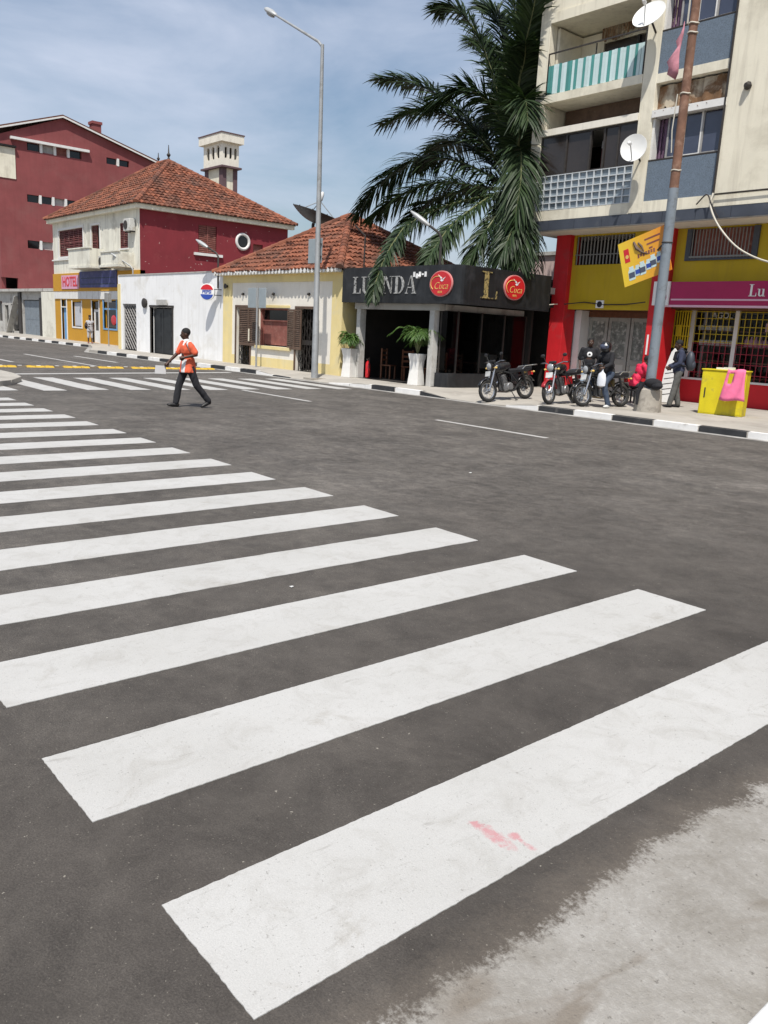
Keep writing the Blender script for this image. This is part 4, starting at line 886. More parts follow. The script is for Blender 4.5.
for y in ys: BOX('mullion', 'iron', rs, -18.37, -18.31, y-.025, y+.025, .582, 2.518)
MB().tube([(-18.62,17.95,.585),(-18.62,17.95,2.515)], .03, 8).build('mullion', 'iron', rs)
gp = MB().quad((-18.62,17.95,.6),(-18.42,18.02,.6),(-18.42,18.02,2.5),(-18.62,17.95,2.5)); gp.quad((-18.42,18.02,.6),(-18.345,18.38,.6),(-18.345,18.38,2.5),(-18.42,18.02,2.5)); gp.build('corner_pane', 'dark_pane', rs, smooth=False)
# dark screen wall between restaurant and apartment block
sc = thing('dark_screen_wall', 'dark wall closing the gap between the restaurant and the red pillar', 'wall', (-18.2, 22.6, 0))
BOX('panel', 'dark_int', sc, -20.0, -17.86, 22.95, 23.1, .1, 3.75)
BOX('cap', 'iron', sc, -20.0, -17.86, 22.92, 23.13, 3.751, 3.83)
# tables and chairs inside
def chair_parts(t):
    x, y, z = t.location
    for dx, dy, h in ((-.18,-.18,1.05),(-.18,.18,1.05),(.18,-.18,.45),(.18,.18,.45)): MB().box(x+dx-.025,x+dx+.025,y+dy-.025,y+dy+.025,z,z+h).build('leg', 'wood', t)
    BOX('seat', 'wood', t, x-.22, x+.22, y-.22, y+.22, z+.451, z+.49, bevel=.008)
    for zz in (.62,.78,.94): BOX('back_rail', 'wood', t, x-.195, x-.165, y-.154, y+.154, z+zz, z+zz+.07)
def chair(label, x, y, rz):
    t = thing('dining_chair', label, 'chair', (x, y, .14), 'wooden chairs in the restaurant'); chair_parts(t); t.rotation_euler.z = rz; return t
chair('brown wooden chair just inside the restaurant, nearest the red extinguisher', -22.0, 18.75, R(20))
chair('brown wooden chair in the middle of the open restaurant front', -21.1, 18.9, R(-30))
chair('brown wooden chair left of the white column inside the restaurant', -20.2, 19.2, R(160))
chair('dark wooden chair behind the glass beside the black plinth', -19.2, 19.6, R(90))
tb = thing('dining_table', 'wooden table behind the corner glass of the restaurant', 'table', (-19.4, 20.6, .14))
BOX('table_top', 'wood', tb, -19.9, -18.9, 20.1, 21.0, .86, .9, bevel=.01)
for dx in (-19.82,-18.98):
    for dy in (20.18,20.92): BOX('leg', 'wood', tb, dx-.03, dx+.03, dy-.03, dy+.03, .141, .859)
nb = thing('notice_board', 'pair of white notice sheets standing behind the side glass', 'board', (-18.75, 20.2, .14))
MB().box(-18.6,-18.57,19.75,20.2,.75,1.25).build('sheet', 'white_p', nb); MB().box(-18.6,-18.57,20.25,20.6,.72,1.2).build('sheet', 'white_p', nb)
MB().box(-18.56,-18.52,19.7,20.65,.5,.55).box(-18.56,-18.52,20.2,20.24,.14,.5).box(-18.7,-18.4,20.15,20.3,.1402,.17).build('stand', 'iron', nb)
ex = thing('fire_extinguisher', 'red fire extinguisher on the floor beside the first white planter', 'extinguisher', (-22.35, 18.1, .14))
MB().lathe([(.06,0),(.085,.02),(.085,.48),(.06,.56),(.03,.58),(.03,.62)], (-22.35,18.1,.14), 16).build('cylinder', 'ext_red', ex)
MB().box(-22.39,-22.31,18.05,18.15,.761,.80).bar((-22.35,18.1,.79),(-22.23,18.06,.84),.03).build('valve', 'iron', ex)
MB().tube([(-22.31,18.1,.78),(-22.24,18.08,.74),(-22.245,18.06,.5),(-22.25,18.06,.35)], .014, 6).build('hose', 'plastic_k', ex)

# ================================================================== planters with small palms
def frond(rach, leaf, pts, nleaf, L0, width, droop=.5, twist=0.0, split=0.55, lo=.12, r0=.03, whorl=False):
    """feather palm frond: pts = rachis through 3-D points (Catmull-Rom)"""
    pts = [Vector(p) for p in pts]; P = [pts[0]*2-pts[1]] + pts + [pts[-1]*2-pts[-2]]
    def at(t):
        s_ = t*(len(pts)-1); i = min(int(s_), len(pts)-2); u = s_-i; a, b, c, d = P[i:i+4]
        return .5*((2*b) + (c-a)*u + (2*a-5*b+4*c-d)*u*u + (3*b-a-3*c+d)*u**3)
    N = 22; cur = [at(i/N) for i in range(N+1)]
    rach.tube(cur[::2], [r0*(1-.85*i/(N//2)) for i in range(N//2+1)], 5)
    for i in range(nleaf):
        t = lo + (1-lo)*(i+random.uniform(-.3,.3))/nleaf; t = min(max(t, 0.02), .995); p = at(t); q = at(min(t+.02, 1)); tg = (q-p)
        if tg.length < 1e-5: continue
        tg.normalize(); side = tg.cross(Vector((0,0,1)))
        if side.length < .15: side = tg.cross(Vector((0.6,-.8,0)))
        side.normalize(); upv = side.cross(tg).normalized()
        prof = math.sin(math.pi*min(1, (t-lo)/(1-lo)*.74+.16))**.7; Lf = L0*prof*random.uniform(.82,1.12)
        for s_ in (-1, 1):
            ang = R(62 - 30*t + random.uniform(-10, 10)); phi = R(random.uniform(38, 118)) if whorl else R(90-25*split*random.uniform(.2,1.4))
            rad = side*s_*math.sin(phi) + upv*math.cos(phi)
            d = (rad*math.sin(ang) + tg*math.cos(ang)).normalized()
            wv = d.cross(rad.cross(tg)).normalized()*width*.5 if random.random() < .0 else d.cross(upv + side*random.uniform(-.8,.8)).normalized()*width*.5; a = p + d*.01; pr = []
            g = Vector((0,0,-1)); L_ = Lf*random.uniform(.9,1.1)
            for k, (f_, w_) in enumerate(((0,.55),(.33,1.0),(.68,.8),(1.0,.08))):
                c_ = a + d*L_*f_*(1-.22*droop*f_) + g*droop*L_*f_*f_*.62
                pr += [c_ - wv*w_, c_ + wv*w_]
            n = leaf.addv(pr)
            for k in range(3): leaf.addf((n+2*k, n+2*k+1, n+2*k+3, n+2*k+2))
def planter(label, x, y, seed, big):
    random.seed(seed); t = thing('planter', label, 'planter', (x, y, .13), 'white planters at the restaurant')
    rz = Matrix.Rotation(R(12), 3, 'Z')
    MB().lathe([(.29,0),(.26,.25),(.23,.5),(.245,.75),(.31,1.0),(.27,1.0),(.25,.96)], (x,y,.13), 4, rz, sq=True).build('pot', 'pot', t, smooth=False, bevel=.012)
    MB().lathe([(.20,0),(.22,.02)], (x,y,1.072), 10).build('soil', 'soil', t)
    for k in range(17 if big else 18):
        a = k*2.4 + random.uniform(-.3,.3); h = random.uniform(.4,.95) if big else random.uniform(.3,.6); rr = random.uniform(.35,.62) if big else random.uniform(.2,.38)
        if big and k in (0, 1): a, h, rr = (R(225), .85, .85) if k == 0 else (R(20), .8, .8)
        dx, dy = math.cos(a), math.sin(a); b = Vector((x,y,1.09))
        pts = [b, b+Vector((dx*rr*.25,dy*rr*.25,h*.75)), b+Vector((dx*rr*.65,dy*rr*.65,h)), b+Vector((dx*rr*1.1,dy*rr*1.1,h*.72))]
        m1, m2 = MB(), MB(); frond(m1, m2, pts, 20, .32, .03, .6, lo=.22, r0=.010)
        f = m2.build('frond', 'plant', t, smooth=False, fix=False); m1.build('stem', 'rachis', f)
planter('white waisted planter with a short bushy palm at the yellow house corner', -22.72, 17.55, 3, False)
planter('white waisted planter with an arching palm in front of the white column', -19.32, 17.66, 5, True)

# ================================================================== big feather palm
random.seed(21)
FR = {
'A':[(-20.22,22.60,6.93),(-20.64,22.30,8.87),(-20.91,22.00,10.36),(-21.65,21.70,11.99),(-22.51,21.40,12.92),(-23.17,21.20,12.99)],
'B':[(-20.22,22.60,6.93),(-21.74,22.30,8.85),(-23.14,22.00,10.08),(-24.86,21.60,11.00),(-26.35,21.20,11.28)],
'C':[(-20.22,22.60,6.93),(-20.91,22.00,8.20),(-21.99,21.50,9.17),(-23.32,21.00,9.67),(-25.00,20.40,9.33)],
'D':[(-20.22,22.60,6.93),(-20.75,22.20,7.28),(-22.12,21.50,7.92),(-23.60,20.90,7.99),(-24.95,20.40,7.25),(-25.83,20.00,6.14)],
'E':[(-20.22,22.60,6.93),(-21.07,21.80,6.95),(-22.51,21.20,7.17),(-23.99,20.60,6.73),(-25.09,20.20,5.97)],
'F':[(-20.22,22.60,6.93),(-20.27,22.0,6.68),(-21.26,20.8,6.3),(-21.95,19.4,5.54),(-21.45,18.0,4.39),(-21.0,17.15,3.3),(-20.9,16.98,2.85)],
'G':[(-20.22,22.60,6.93),(-20.27,21.50,6.51),(-20.38,20.00,5.51),(-20.12,19.00,4.70),(-19.98,18.40,4.09)],
'H':[(-20.22,22.60,6.93),(-18.90,21.50,6.43),(-18.15,20.60,5.66),(-17.94,20.00,4.82),(-17.93,19.70,4.22)],
'I':[(-20.22,22.60,6.93),(-20.21,22.60,8.87),(-20.15,22.60,10.71),(-20.70,22.50,12.73),(-21.33,22.30,13.91)],
'J':[(-20.22,22.60,6.93),(-19.81,22.0,9.04),(-19.20,21.4,10.63),(-18.45,20.9,11.92),(-17.9,20.40,12.84)],
'K':[(-20.22,22.60,6.93),(-20.91,23.00,8.70),(-21.47,23.30,10.51),(-22.80,23.60,12.17),(-24.09,23.80,12.82)],
'L':[(-20.22,22.60,6.93),(-19.35,21.70,7.61),(-18.55,20.95,7.72),(-18.05,20.50,6.65),(-17.9,20.20,5.55)],
'M':[(-20.22,22.60,6.93),(-20.34,23.00,8.63),(-20.13,23.00,9.90),(-20.10,23.00,11.17),(-20.20,23.00,12.44)],
'N':[(-20.22,22.60,6.93),(-22.0,23.00,8.19),(-23.8,23.60,9.09),(-25.6,24.00,9.25),(-27.2,24.40,8.6)],
'O':[(-20.22,22.60,6.93),(-18.9,21.2,6.33),(-18.0,20.7,5.42),(-17.7,20.4,4.64),(-17.6,20.3,4.09)],
'Q':[(-20.22,22.60,6.93),(-19.84,21.60,6.07),(-19.73,20.60,4.97),(-19.74,20.20,4.21)],
'R':[(-20.22,22.60,6.93),(-22.14,22.40,7.04),(-23.76,22.20,6.81),(-24.7,21.80,6.0),(-24.9,21.40,5.3)],
'S':[(-20.22,22.60,6.93),(-20.54,22.00,9.12),(-21.00,21.40,9.87),(-21.63,20.80,10.01),(-22.55,20.30,9.41)],
'T':[(-20.22,22.60,6.93),(-21.08,22.80,9.68),(-21.30,22.80,11.67),(-21.91,22.80,12.93),(-22.69,22.80,13.43)],
'U':[(-20.22,22.60,6.93),(-19.9,22.4,9.2),(-19.5,22.3,11.2),(-19.1,22.2,13.0),(-18.9,22.0,14.2)],
'V':[(-20.22,22.60,6.93),(-20.0,22.1,8.4),(-19.6,21.7,9.8),(-19.1,21.4,10.6),(-18.6,20.8,10.9)],
'W':[(-20.22,22.60,6.93),(-19.6,22.0,8.2),(-19.0,21.3,9.1),(-18.4,20.8,9.2),(-17.95,20.5,8.4)],
'Y':[(-20.22,22.60,6.93),(-20.6,23.6,8.2),(-20.8,25.0,9.2),(-21.0,26.6,9.4),(-21.2,28.0,8.6)],
'Z':[(-20.22,22.60,6.93),(-21.2,23.4,8.6),(-22.4,24.4,9.9),(-23.8,25.2,10.4),(-25.2,25.8,10.0)]}
palm = thing('palm_tree', 'large feather palm with long arching fronds above the restaurant, beside the apartment block', 'tree', (-20.22, 22.75, .1))
tp = [(-20.22+.12*math.sin(i*.9), 22.75+.05*math.cos(i), .1+i*.62) for i in range(11)]
MB().tube(tp, [.34+.05*((i % 2))-.01*i for i in range(11)], 14).build('trunk', 'trunk', palm)
for k, p in FR.items():
    m1, m2 = MB(), MB(); ln = sum((Vector(a)-Vector(b)).length for a, b in zip(p, p[1:]))
    frond(m1, m2, p, int(ln*33), 1.28 if k not in 'QGHOF' else (.62 if k == 'F' else .9), .066, .62 if k in 'DEFGHOQRL' else .42, lo=.14, r0=.055, whorl=True)
    f = m2.build('frond', 'palm', palm, smooth=False, fix=False); m1.build('rachis', 'rachis', f)
for k in range(12):
    a = R(-130+22*k); m1, m2 = MB(), MB(); b = Vector((-20.22,22.6,6.6)); rr = random.uniform(.5,1.2); ln = random.uniform(1.8,3.2)
    q = Vector((math.cos(a)*rr, math.sin(a)*rr, 0)); pts = [b, b+q*.7+Vector((0,0,-.1)), b+q+Vector((0,0,-ln*.5)), b+q*1.08+Vector((0,0,-ln))]
    frond(m1, m2, pts, 30, .6, .04, .9, lo=.1, r0=.035)
    f = m2.build('dead_frond', 'palm_dead' if k % 3 == 0 else 'palm', palm, smooth=False, fix=False); m1.build('rachis', 'rachis', f)

# pale pink building behind the palm
rb_ = thing('rear_building', 'pale pink plastered building half hidden behind the palm trunk', 'building', (-21.5, 31, 0))
wall(MB(), -25.5, -18.5, 0, 5.4, 29.0, 29.3, [(-24.5,-23.3,1.2,2.6),(-21.5,-20.3,1.2,2.6)]).build('wall', 'pink_render', rb_)
MB().box(-25.5,-25.2,29.31,34,0,5.4).box(-18.8,-18.5,29.31,34,0,5.4).box(-25.19,-18.81,33.7,34,0,5.4).build('rear_wall', 'pink_render', rb_)
BOX('roof', 'plaster_grey', rb_, -25.6, -18.4, 28.9, 34.1, 5.401, 5.55)
for a in (-24.5,-21.5): BOX('window', 'glass_dk', rb_, a+.03, a+1.17, 29.12, 29.16, 1.22, 2.58)
# ================================================================== apartment block on the right
BF = 21.2; BB = 34.0; BL = -18.35; BR = 3.0; TOP = 15.6
ab = thing('apartment_block', 'cream apartment block with teal balcony and glass bricks, shops at street level', 'building', (-8, 27, 0))
P1, P2 = (-14.42, -13.95), (-11.76,)
mb = MB()
BOX('pier', 'cream', ab, BL, -17.95, BF, BF+.35, 5.52, TOP, .015); BOX('pier', 'cream', ab, -14.42, -13.96, BF, BF+.35, 5.52, TOP, .015)
mb = MB(); mb.box(-11.755, BR, BF-.02, BF+.3, 5.84, TOP); mb.build('blank_wall', 'cream', ab)
MB().box(-11.755, BR, BF-.005, BF+.3, 5.52, 5.82).build('string_course', 'cream', ab)
MB().box(BL, BL+.3, BF+.36, BB, 5.52, TOP).box(BL, BR, BB-.3, BB, 0, TOP).box(BR-.3, BR, BF+.31, BB-.31, 0, TOP).build('side_wall', 'cream', ab)
BOX('roof', 'plaster_grey', ab, BL-.1, BR+.1, BF-.1, BB+.1, TOP, TOP+.3)
BOX('slab', 'cream_lt', ab, BL, BR, BF+.12, BB, 5.2, 5.5)
# slate tiles on the slab edge
x = BL; 
while x < BR-.2:
    wd = 1.02; BOX('band_tile', 'band', ab, x+.006, min(x+wd, BR)-.006, BF-.035, BF+.118, 5.215, 5.505); x += wd
MB().box(BL-.0, BR, BF-.02, BF+.11, 5.19, 5.213).build('slab_edge', 'plaster_grey', ab)
for s_ in range(3):
    dz = 3.39*s_
    if s_ == 0: BOX('spandrel', 'cream', ab, -17.949, -14.421, BF+.01, BF+.3, 5.52, 5.83)
    BOX('spandrel', 'cream', ab, -13.959, -11.756, BF+.012, BF+.3, 5.52 if s_ == 0 else 8.97+3.39*(s_-1), (5.83 if s_ == 0 else 9.21+3.39*(s_-1)))
    # bay 2: blue-grey panel, window, beam, recess with rotten board
    z0 = 5.83 if s_ == 0 else 9.21+3.39*(s_-1)
    if z0 < TOP-1: BOX('spandrel_panel', 'granite', ab, -13.955, -11.76, BF+.03, BF+.14, z0+.001, z0+1.07)
# glass bricks of the first balcony
cols, rw = 13, 5; gx0, gx1, gz0, gz1 = -17.94, -14.43, 5.84, 6.87; cw = (gx1-gx0)/cols; rh = (gz1-gz0)/rw
gbp = BOX('balustrade', 'mortar', ab, -17.945, -14.425, BF+.10, BF+.14, 5.832, 6.88)
mb = MB()
for i in range(cols+1): mb.box(gx0+cw*i-.016, gx0+cw*i+.016, BF+.0, BF+.099, 5.833, 6.879)
for j in range(rw+1):
    for i in range(cols): mb.box(gx0+cw*i+.0165, gx0+cw*(i+1)-.0165, BF+.004, BF+.099, max(5.834, gz0+rh*j-.014), min(6.878, gz0+rh*j+.014))
mb.build('mortar_grid', 'mortar', gbp)
blk = None
for i in range(cols):
    for j in range(rw):
        if blk is None: blk = MB().box(-cw/2+.018, cw/2-.018, -.012, .012, -rh/2+.016, rh/2-.016).build('glass_brick', 'glassblock', None, bevel=.006); o = blk
        else: o = blk.copy(); COL.objects.link(o)
        o.parent = gbp; o.location = Vector((gx0+cw*(i+.5), BF+.06, gz0+rh*(j+.5))) - ab.location
        o.rotation_euler = (random.uniform(-.03,.03), 0, random.uniform(-.03,.03))
# enclosed veranda: smoked sliding panes
mb = MB(); vx = [-17.93,-16.95,-16.05,-15.55,-15.05,-14.43]
for i, (a, b) in enumerate(zip(vx, vx[1:])):
    if i == 2: BOX('open_sash', 'brickred', ab, a+.04, b-.04, BF+.6, BF+.63, 6.93, 7.6); BOX('open_sash', 'white_trim', ab, a+.04, b-.04, BF+.58, BF+.62, 7.62, 7.82)
    else: BOX('smoked_pane', 'glass_brown', ab, a+.03, b-.03, BF+.06+.02*(i % 2), BF+.07+.02*(i % 2), 6.93, 8.03)
for a in vx: mb.box(a-.03, a+.03, BF+.04, BF+.12, 6.885, 8.07)
for z in (6.90, 8.05): mb.box(-17.9, -14.46, BF+.042, BF+.118, z-.025, z+.02)
mb.build('window_frame', 'iron', ab)
BOX('ledge', 'cream_lt', ab, -17.949, -14.421, BF-.03, BF+.3, 8.075, 8.27)
BOX('balcony_slab', 'cream', ab, -17.949, -14.421, BF-.02, BF+2.2, 9.05, 9.29)
BOX('recess_back', 'shutter', ab, -17.94, -14.43, BF+1.1, BF+1.15, 8.28, 9.04); BOX('recess_floor', 'plaster_grey', ab, -17.94, -14.43, BF+.301, BF+2.2, 8.1, 8.25)
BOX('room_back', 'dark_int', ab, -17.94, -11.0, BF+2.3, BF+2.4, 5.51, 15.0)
MB().box(-17.949,-14.421,BF+.3,BF+2.2,6.0,6.05).build('room_floor', 'plaster_grey', ab)
# teal slat balcony
bal = BOX('balcony_rail', 'iron', ab, -17.94, -14.43, BF+.0, BF+.03, 10.47, 10.51)
MB().box(-17.94,-17.91,BF+.0,BF+.03,9.3,10.469).box(-16.2,-16.17,BF+.06,BF+.09,9.3,10.469).box(-14.46,-14.43,BF+.0,BF+.03,9.3,10.469).box(-17.9,-14.47,BF+.06,BF+.08,9.34,9.37).box(-17.9,-14.47,BF+.06,BF+.08,10.1,10.13).build('rail_post', 'iron', bal)
n = 34; wd = 3.42/n
sl_l = MB().box(-wd*.5, wd*.42, -.012, .012, 0, .84).build('slat', 'slat_lt', None); sl_d = MB().box(-wd*.5, wd*.42, -.012, .012, 0, .84).build('slat', 'slat_dk', None); sl_l.parent = bal; sl_d.parent = bal
for i in range(n):
    dark = i in (0, 8, 16) or (i % 3 == 1)
    src = sl_d if dark else sl_l
    o = src if (i == 0 and dark) or (i == 2 and not dark) else src.copy()
    if o is not src: COL.objects.link(o); o.parent = bal
    o.location = Vector((-17.9+wd*(i+.5), BF+.03+(.012 if i % 2 else 0), 9.31+random.uniform(-.008,.008))) - ab.location; o.rotation_euler.z = random.uniform(-.06,.06)
# balcony recess behind the slats
MB().box(-17.95,-14.42,BF+1.5,BF+1.6,9.29,9.75).box(-17.95,-17.0,BF+1.5,BF+1.6,9.751,11.3).box(-17.0,-14.42,BF+1.5,BF+1.6,10.98,11.3).build('balcony_back_wall', 'cream', ab)
BOX('balcony_side_wall', 'cream', ab, -17.95, -17.85, BF+.36, BF+1.49, 9.291, 11.3)
MB().box(-16.98,-15.8,BF+1.54,BF+1.56,9.76,10.97).box(-15.7,-14.44,BF+1.56,BF+1.58,9.76,10.97).build('balcony_door', 'glass_brown', ab)
MB().box(-15.8,-15.7,BF+1.5,BF+1.58,9.76,10.97).build('balcony_door_frame', 'iron', ab)
BOX('ceiling_slab', 'cream', ab, -17.949, -14.421, BF-.02, BF+2.2, 11.36, 11.64)
mb = MB()
for i in range(26): mb.box(-17.0+.1*i, -16.92+.1*i, BF+1.36, BF+1.37, 11.35-random.uniform(.18,.42), 11.355)
mb.build('torn_awning', 'torn', ab)
BOX('upper_balustrade', 'cream', ab, -17.949, -14.421, BF+.02, BF+.2, 11.641, 12.3); BOX('upper_infill', 'glass_brown', ab, -17.94, -14.43, BF+.25, BF+.3, 12.301, TOP)
# bay 2 windows and board
for s_ in range(2):
    z0, z1 = (6.91, 8.05) if s_ == 0 else (10.29, 11.5)
    BOX('window_sill', 'iron', ab, -13.955, -11.76, BF+.03, BF+.2, z0-.0, z0+.04)
    for i, (a, b) in enumerate(((-13.5,-13.05),(-13.0,-12.5),(-12.45,-11.8))):
        BOX('window_pane', 'glass_blue', ab, a, b, BF+.2, BF+.21, z0+.08, z1-.03)
        MB().box(a-.03,a+.02,BF+.17,BF+.23,z0+.045,z1).box(b-.02,b+.02,BF+.171,BF+.229,z0+.045,z1).box(a+.021,b-.021,BF+.172,BF+.228,z0+.045,z0+.1).build('window_frame', 'white_trim' if i == 1 else 'lattice', ab)
    m_ = MB()
    for i in range(12):
        a = -13.9+.035*i; m_.box(a, a+.03, BF+.32+.03*math.sin(i*1.7), BF+.34+.03*math.sin(i*1.7), z0+.05, z1)
    m_.build('curtain', 'drapes', ab); m_ = MB()
    for i in range(9): m_.bar((-12.3+.03*i, BF+.30+.02*math.sin(i*2), z1), (-12.2+.012*i, BF+.30, z0+.25), .03, .02)
    m_.build('curtain', 'drapes', ab)
    BOX('beam', 'white_trim', ab, -13.959, -11.756, BF-.04, BF+.3, (8.06 if s_ == 0 else 11.51), (8.25 if s_ == 0 else 11.7))
    BOX('jamb', 'white_trim', ab, -13.955, -13.88, BF+.06, BF+.3, z0+.041, z1)
m_ = MB(); xs_ = [-13.955 + 2.195*i/40 for i in range(41)]; prev = None
for i, x_ in enumerate(xs_):
    lo_ = 8.252 + (random.choice((0, 0, .02, .06, .12)) if i not in (0, 40) else 0); hi_ = 8.93 - random.uniform(0, .015); y_ = BF+.20+.02*math.sin(i*.9)+random.uniform(-.012,.012)
    n_ = m_.addv([(x_, y_, lo_), (x_, y_+random.uniform(-.02,.02), (lo_+hi_)/2), (x_, y_+.015, hi_), (x_, y_+.05, hi_), (x_, y_+.05, lo_)])
    if prev is not None:
        for j in range(5): m_.addf((prev+j, n_+j, n_+(j+1) % 5, prev+(j+1) % 5))
    prev = n_
m_.build('rotten_shutter', 'torn', ab)
m_ = MB()
for i in range(7): m_.bar((-13.9+.25*i, BF+.0, 8.26), (-13.85+.26*i, BF-.04, 8.26-random.uniform(.03,.12)), .03, .01)
m_.build('torn_strip', 'torn', ab)
BOX('conduit', 'iron', ab, -11.80, -11.757, BF-.06, BF-.021, 5.85, TOP)
MB().lathe([(.09,0),(.11,.05),(.05,.16)], (-11.2, BF-.021, 8.42), 8, Matrix.Rotation(R(90), 3, 'X')).build('vent_stub', 'iron', ab)
# ---- street level
PF = 22.3
for a, b in ((-17.83,-17.25),(-14.07,-13.49),(-8.9,-8.3),(-3.4,-2.8)): BOX('pillar', 'red_pillar', ab, a, b, PF, PF+.6, .1, 5.199, bevel=.012)
mb = MB(); wall(mb, -17.249, -14.071, 2.83, 5.199, 22.5, 22.62, [(-17.15,-14.95,4.25,5.15)]); mb.build('mezzanine_wall', 'yellow_shop', ab)
mb = MB(); wall(mb, -13.489, BR, 3.0, 5.199, 22.5, 22.62, [(-13.15,-10.98,4.27,5.16),(-7.4,-5.2,4.27,5.16)]); mb.build('mezzanine_wall', 'yellow_shop', ab)
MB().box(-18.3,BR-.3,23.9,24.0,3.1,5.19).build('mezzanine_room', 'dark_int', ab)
MB().box(-17.249,-14.221,22.621,24.0,2.83,2.95).box(-13.639,BR-.31,22.621,24.0,2.9,2.99).build('soffit', 'wood', ab)
mb = MB()
for i in range(17): mb.box(-17.1+.13*i, -17.06+.13*i, 22.49, 22.51, 4.26, 5.14)
mb.box(-17.15,-14.95,22.475,22.489,4.55,4.58); mb.build('window_bars', 'grille_g', ab)
for x0_ in (-13.15,-7.4):
    wf = MB().box(x0_, x0_+.16, 22.44, 22.62, 4.27, 5.16).box(x0_+2.0, x0_+2.17, 22.44, 22.62, 4.27, 5.16).box(x0_+.161, x0_+1.999, 22.44, 22.62, 4.271, 4.33).build('window_frame', 'band', ab)
    mb = MB()
    for i in range(18): mb.box(x0_+.2+.1*i, x0_+.225+.1*i, 22.42, 22.436, 4.33, 5.14)
    mb.box(x0_+.16, x0_+2.0, 22.40, 22.419, 4.34, 4.39); mb.build('window_bars', 'grille_g', ab)
    BOX('window_pane', 'brickred', ab, x0_+.17, x0_+1.99, 22.58, 22.6, 4.34, 5.15)
# doors behind the first bay
DF = 23.4
mb = MB().box(-17.249,-17.0,22.95,DF+.1,.1,2.82); mb.build('return_wall', 'white_trim', ab)
dx = [-16.98,-16.2,-15.35,-14.5]
for a, b in zip(dx, dx[1:]):
    dd = MB().box(a+.02,a+.13,DF,DF+.06,.14,2.62).box(b-.13,b-.02,DF,DF+.06,.14,2.62).box(a+.131,b-.131,DF,DF+.06,.14,.3).box(a+.131,b-.131,DF,DF+.06,2.5,2.62).box(a+.131,b-.131,DF,DF+.06,1.1,1.28).build('door', 'door_grey', ab)
    MB().box(a+.131,b-.131,DF+.02,DF+.03,1.281,2.499).build('poster', 'poster', dd); MB().box(a+.131,b-.131,DF+.02,DF+.03,.301,1.099).build('lower_panel', 'plaster_grey', dd)
BOX('lintel', 'wood', ab, -16.99, -14.2, DF-.05, DF+.2, 2.625, 2.82)
BOX('mezz_sign_plate', 'white_p', ab, -16.12, -15.83, 22.46, 22.499, 2.88, 3.12)
MB().lathe([(.045,0),(.095,0),(.095,.012),(.045,.012)], (-15.975, 22.459, 3.0), 16, Matrix.Rotation(R(90), 3, 'X')).build('plate_ring', 'black_p', ab)
MB().tube([(-17.26,22.29,2.98),(-16.6,22.47,3.06),(-15.8,22.47,2.99),(-15.0,22.47,3.0),(-14.2,22.3,3.07)], .018, 5).build('wire', 'iron', ab)
# shopfront of the second bay
SF = 23.4
mb = MB(); mb.box(-13.4,BR-.31,SF,SF+.3,.12,.82); mb.build('plinth', 'red_base', ab); BOX('plinth_cap', 'white_trim', ab, -13.4, BR-.31, SF-.04, SF+.3, .821, .88)
for a in (-13.15,-11.75,-9.9,-7.6,-5.3): BOX('shop_post', 'white_trim', ab, a-.06, a+.06, SF-.03, SF+.08, .881, 2.899)
for a, b in ((-13.09,-11.81),(-11.69,-9.96),(-9.84,-7.66),(-7.54,-5.36)):
    BOX('shop_glass', 'shop_glass', ab, a, b, SF+.06, SF+.07, .881, 2.899)
    mb = MB(); z = .95
    n_ = int((b-a)/.17)
    for i in range(n_+1): mb.box(a+(b-a-.02)*i/n_, a+(b-a-.02)*i/n_+.016, SF+.0, SF+.016, 1.95, 2.89)
    for z in (1.97,2.2,2.43,2.66,2.86): mb.box(a, b, SF-.012, SF-.001, z, z+.016)
    mb.build('grille', 'grille_y', ab)
    mb = MB()
    for i in range(n_+1): mb.box(a+(b-a-.02)*i/n_, a+(b-a-.02)*i/n_+.016, SF+.0, SF+.016, .885, 1.94)
    for z in (1.05,1.35,1.65,1.92): mb.box(a, b, SF-.012, SF-.001, z, z+.016)
    mb.build('grille', 'grille_r', ab)
mb = MB()
for i in range(7): mb.box(-13.62+.085*i, -13.59+.085*i, SF-.3, SF-.27, 1.75, 2.88)
for z in (1.78,2.1,2.4,2.84): mb.box(-13.62, -13.05, SF-.27, SF-.255, z, z+.03)
mb.box(-13.5,-13.35,SF-.34,SF-.301,2.1,2.45); mb.build('folded_gate', 'grille_y', ab)
text_mesh('window_lettering', 'AGOL', 'white_goods', ab, (-12.25, SF+.045, 2.76), (1,0,0), (0,0,1), .24, .003)
# interior of the shop with shelves
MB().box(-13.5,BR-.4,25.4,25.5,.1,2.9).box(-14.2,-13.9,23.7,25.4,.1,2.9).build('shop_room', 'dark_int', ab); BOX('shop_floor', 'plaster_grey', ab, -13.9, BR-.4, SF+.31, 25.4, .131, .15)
for z in (.95,1.4,1.85,2.3): BOX('shelf', 'wood', ab, -13.05, -5.5, 23.6, 23.85, z, z+.03)
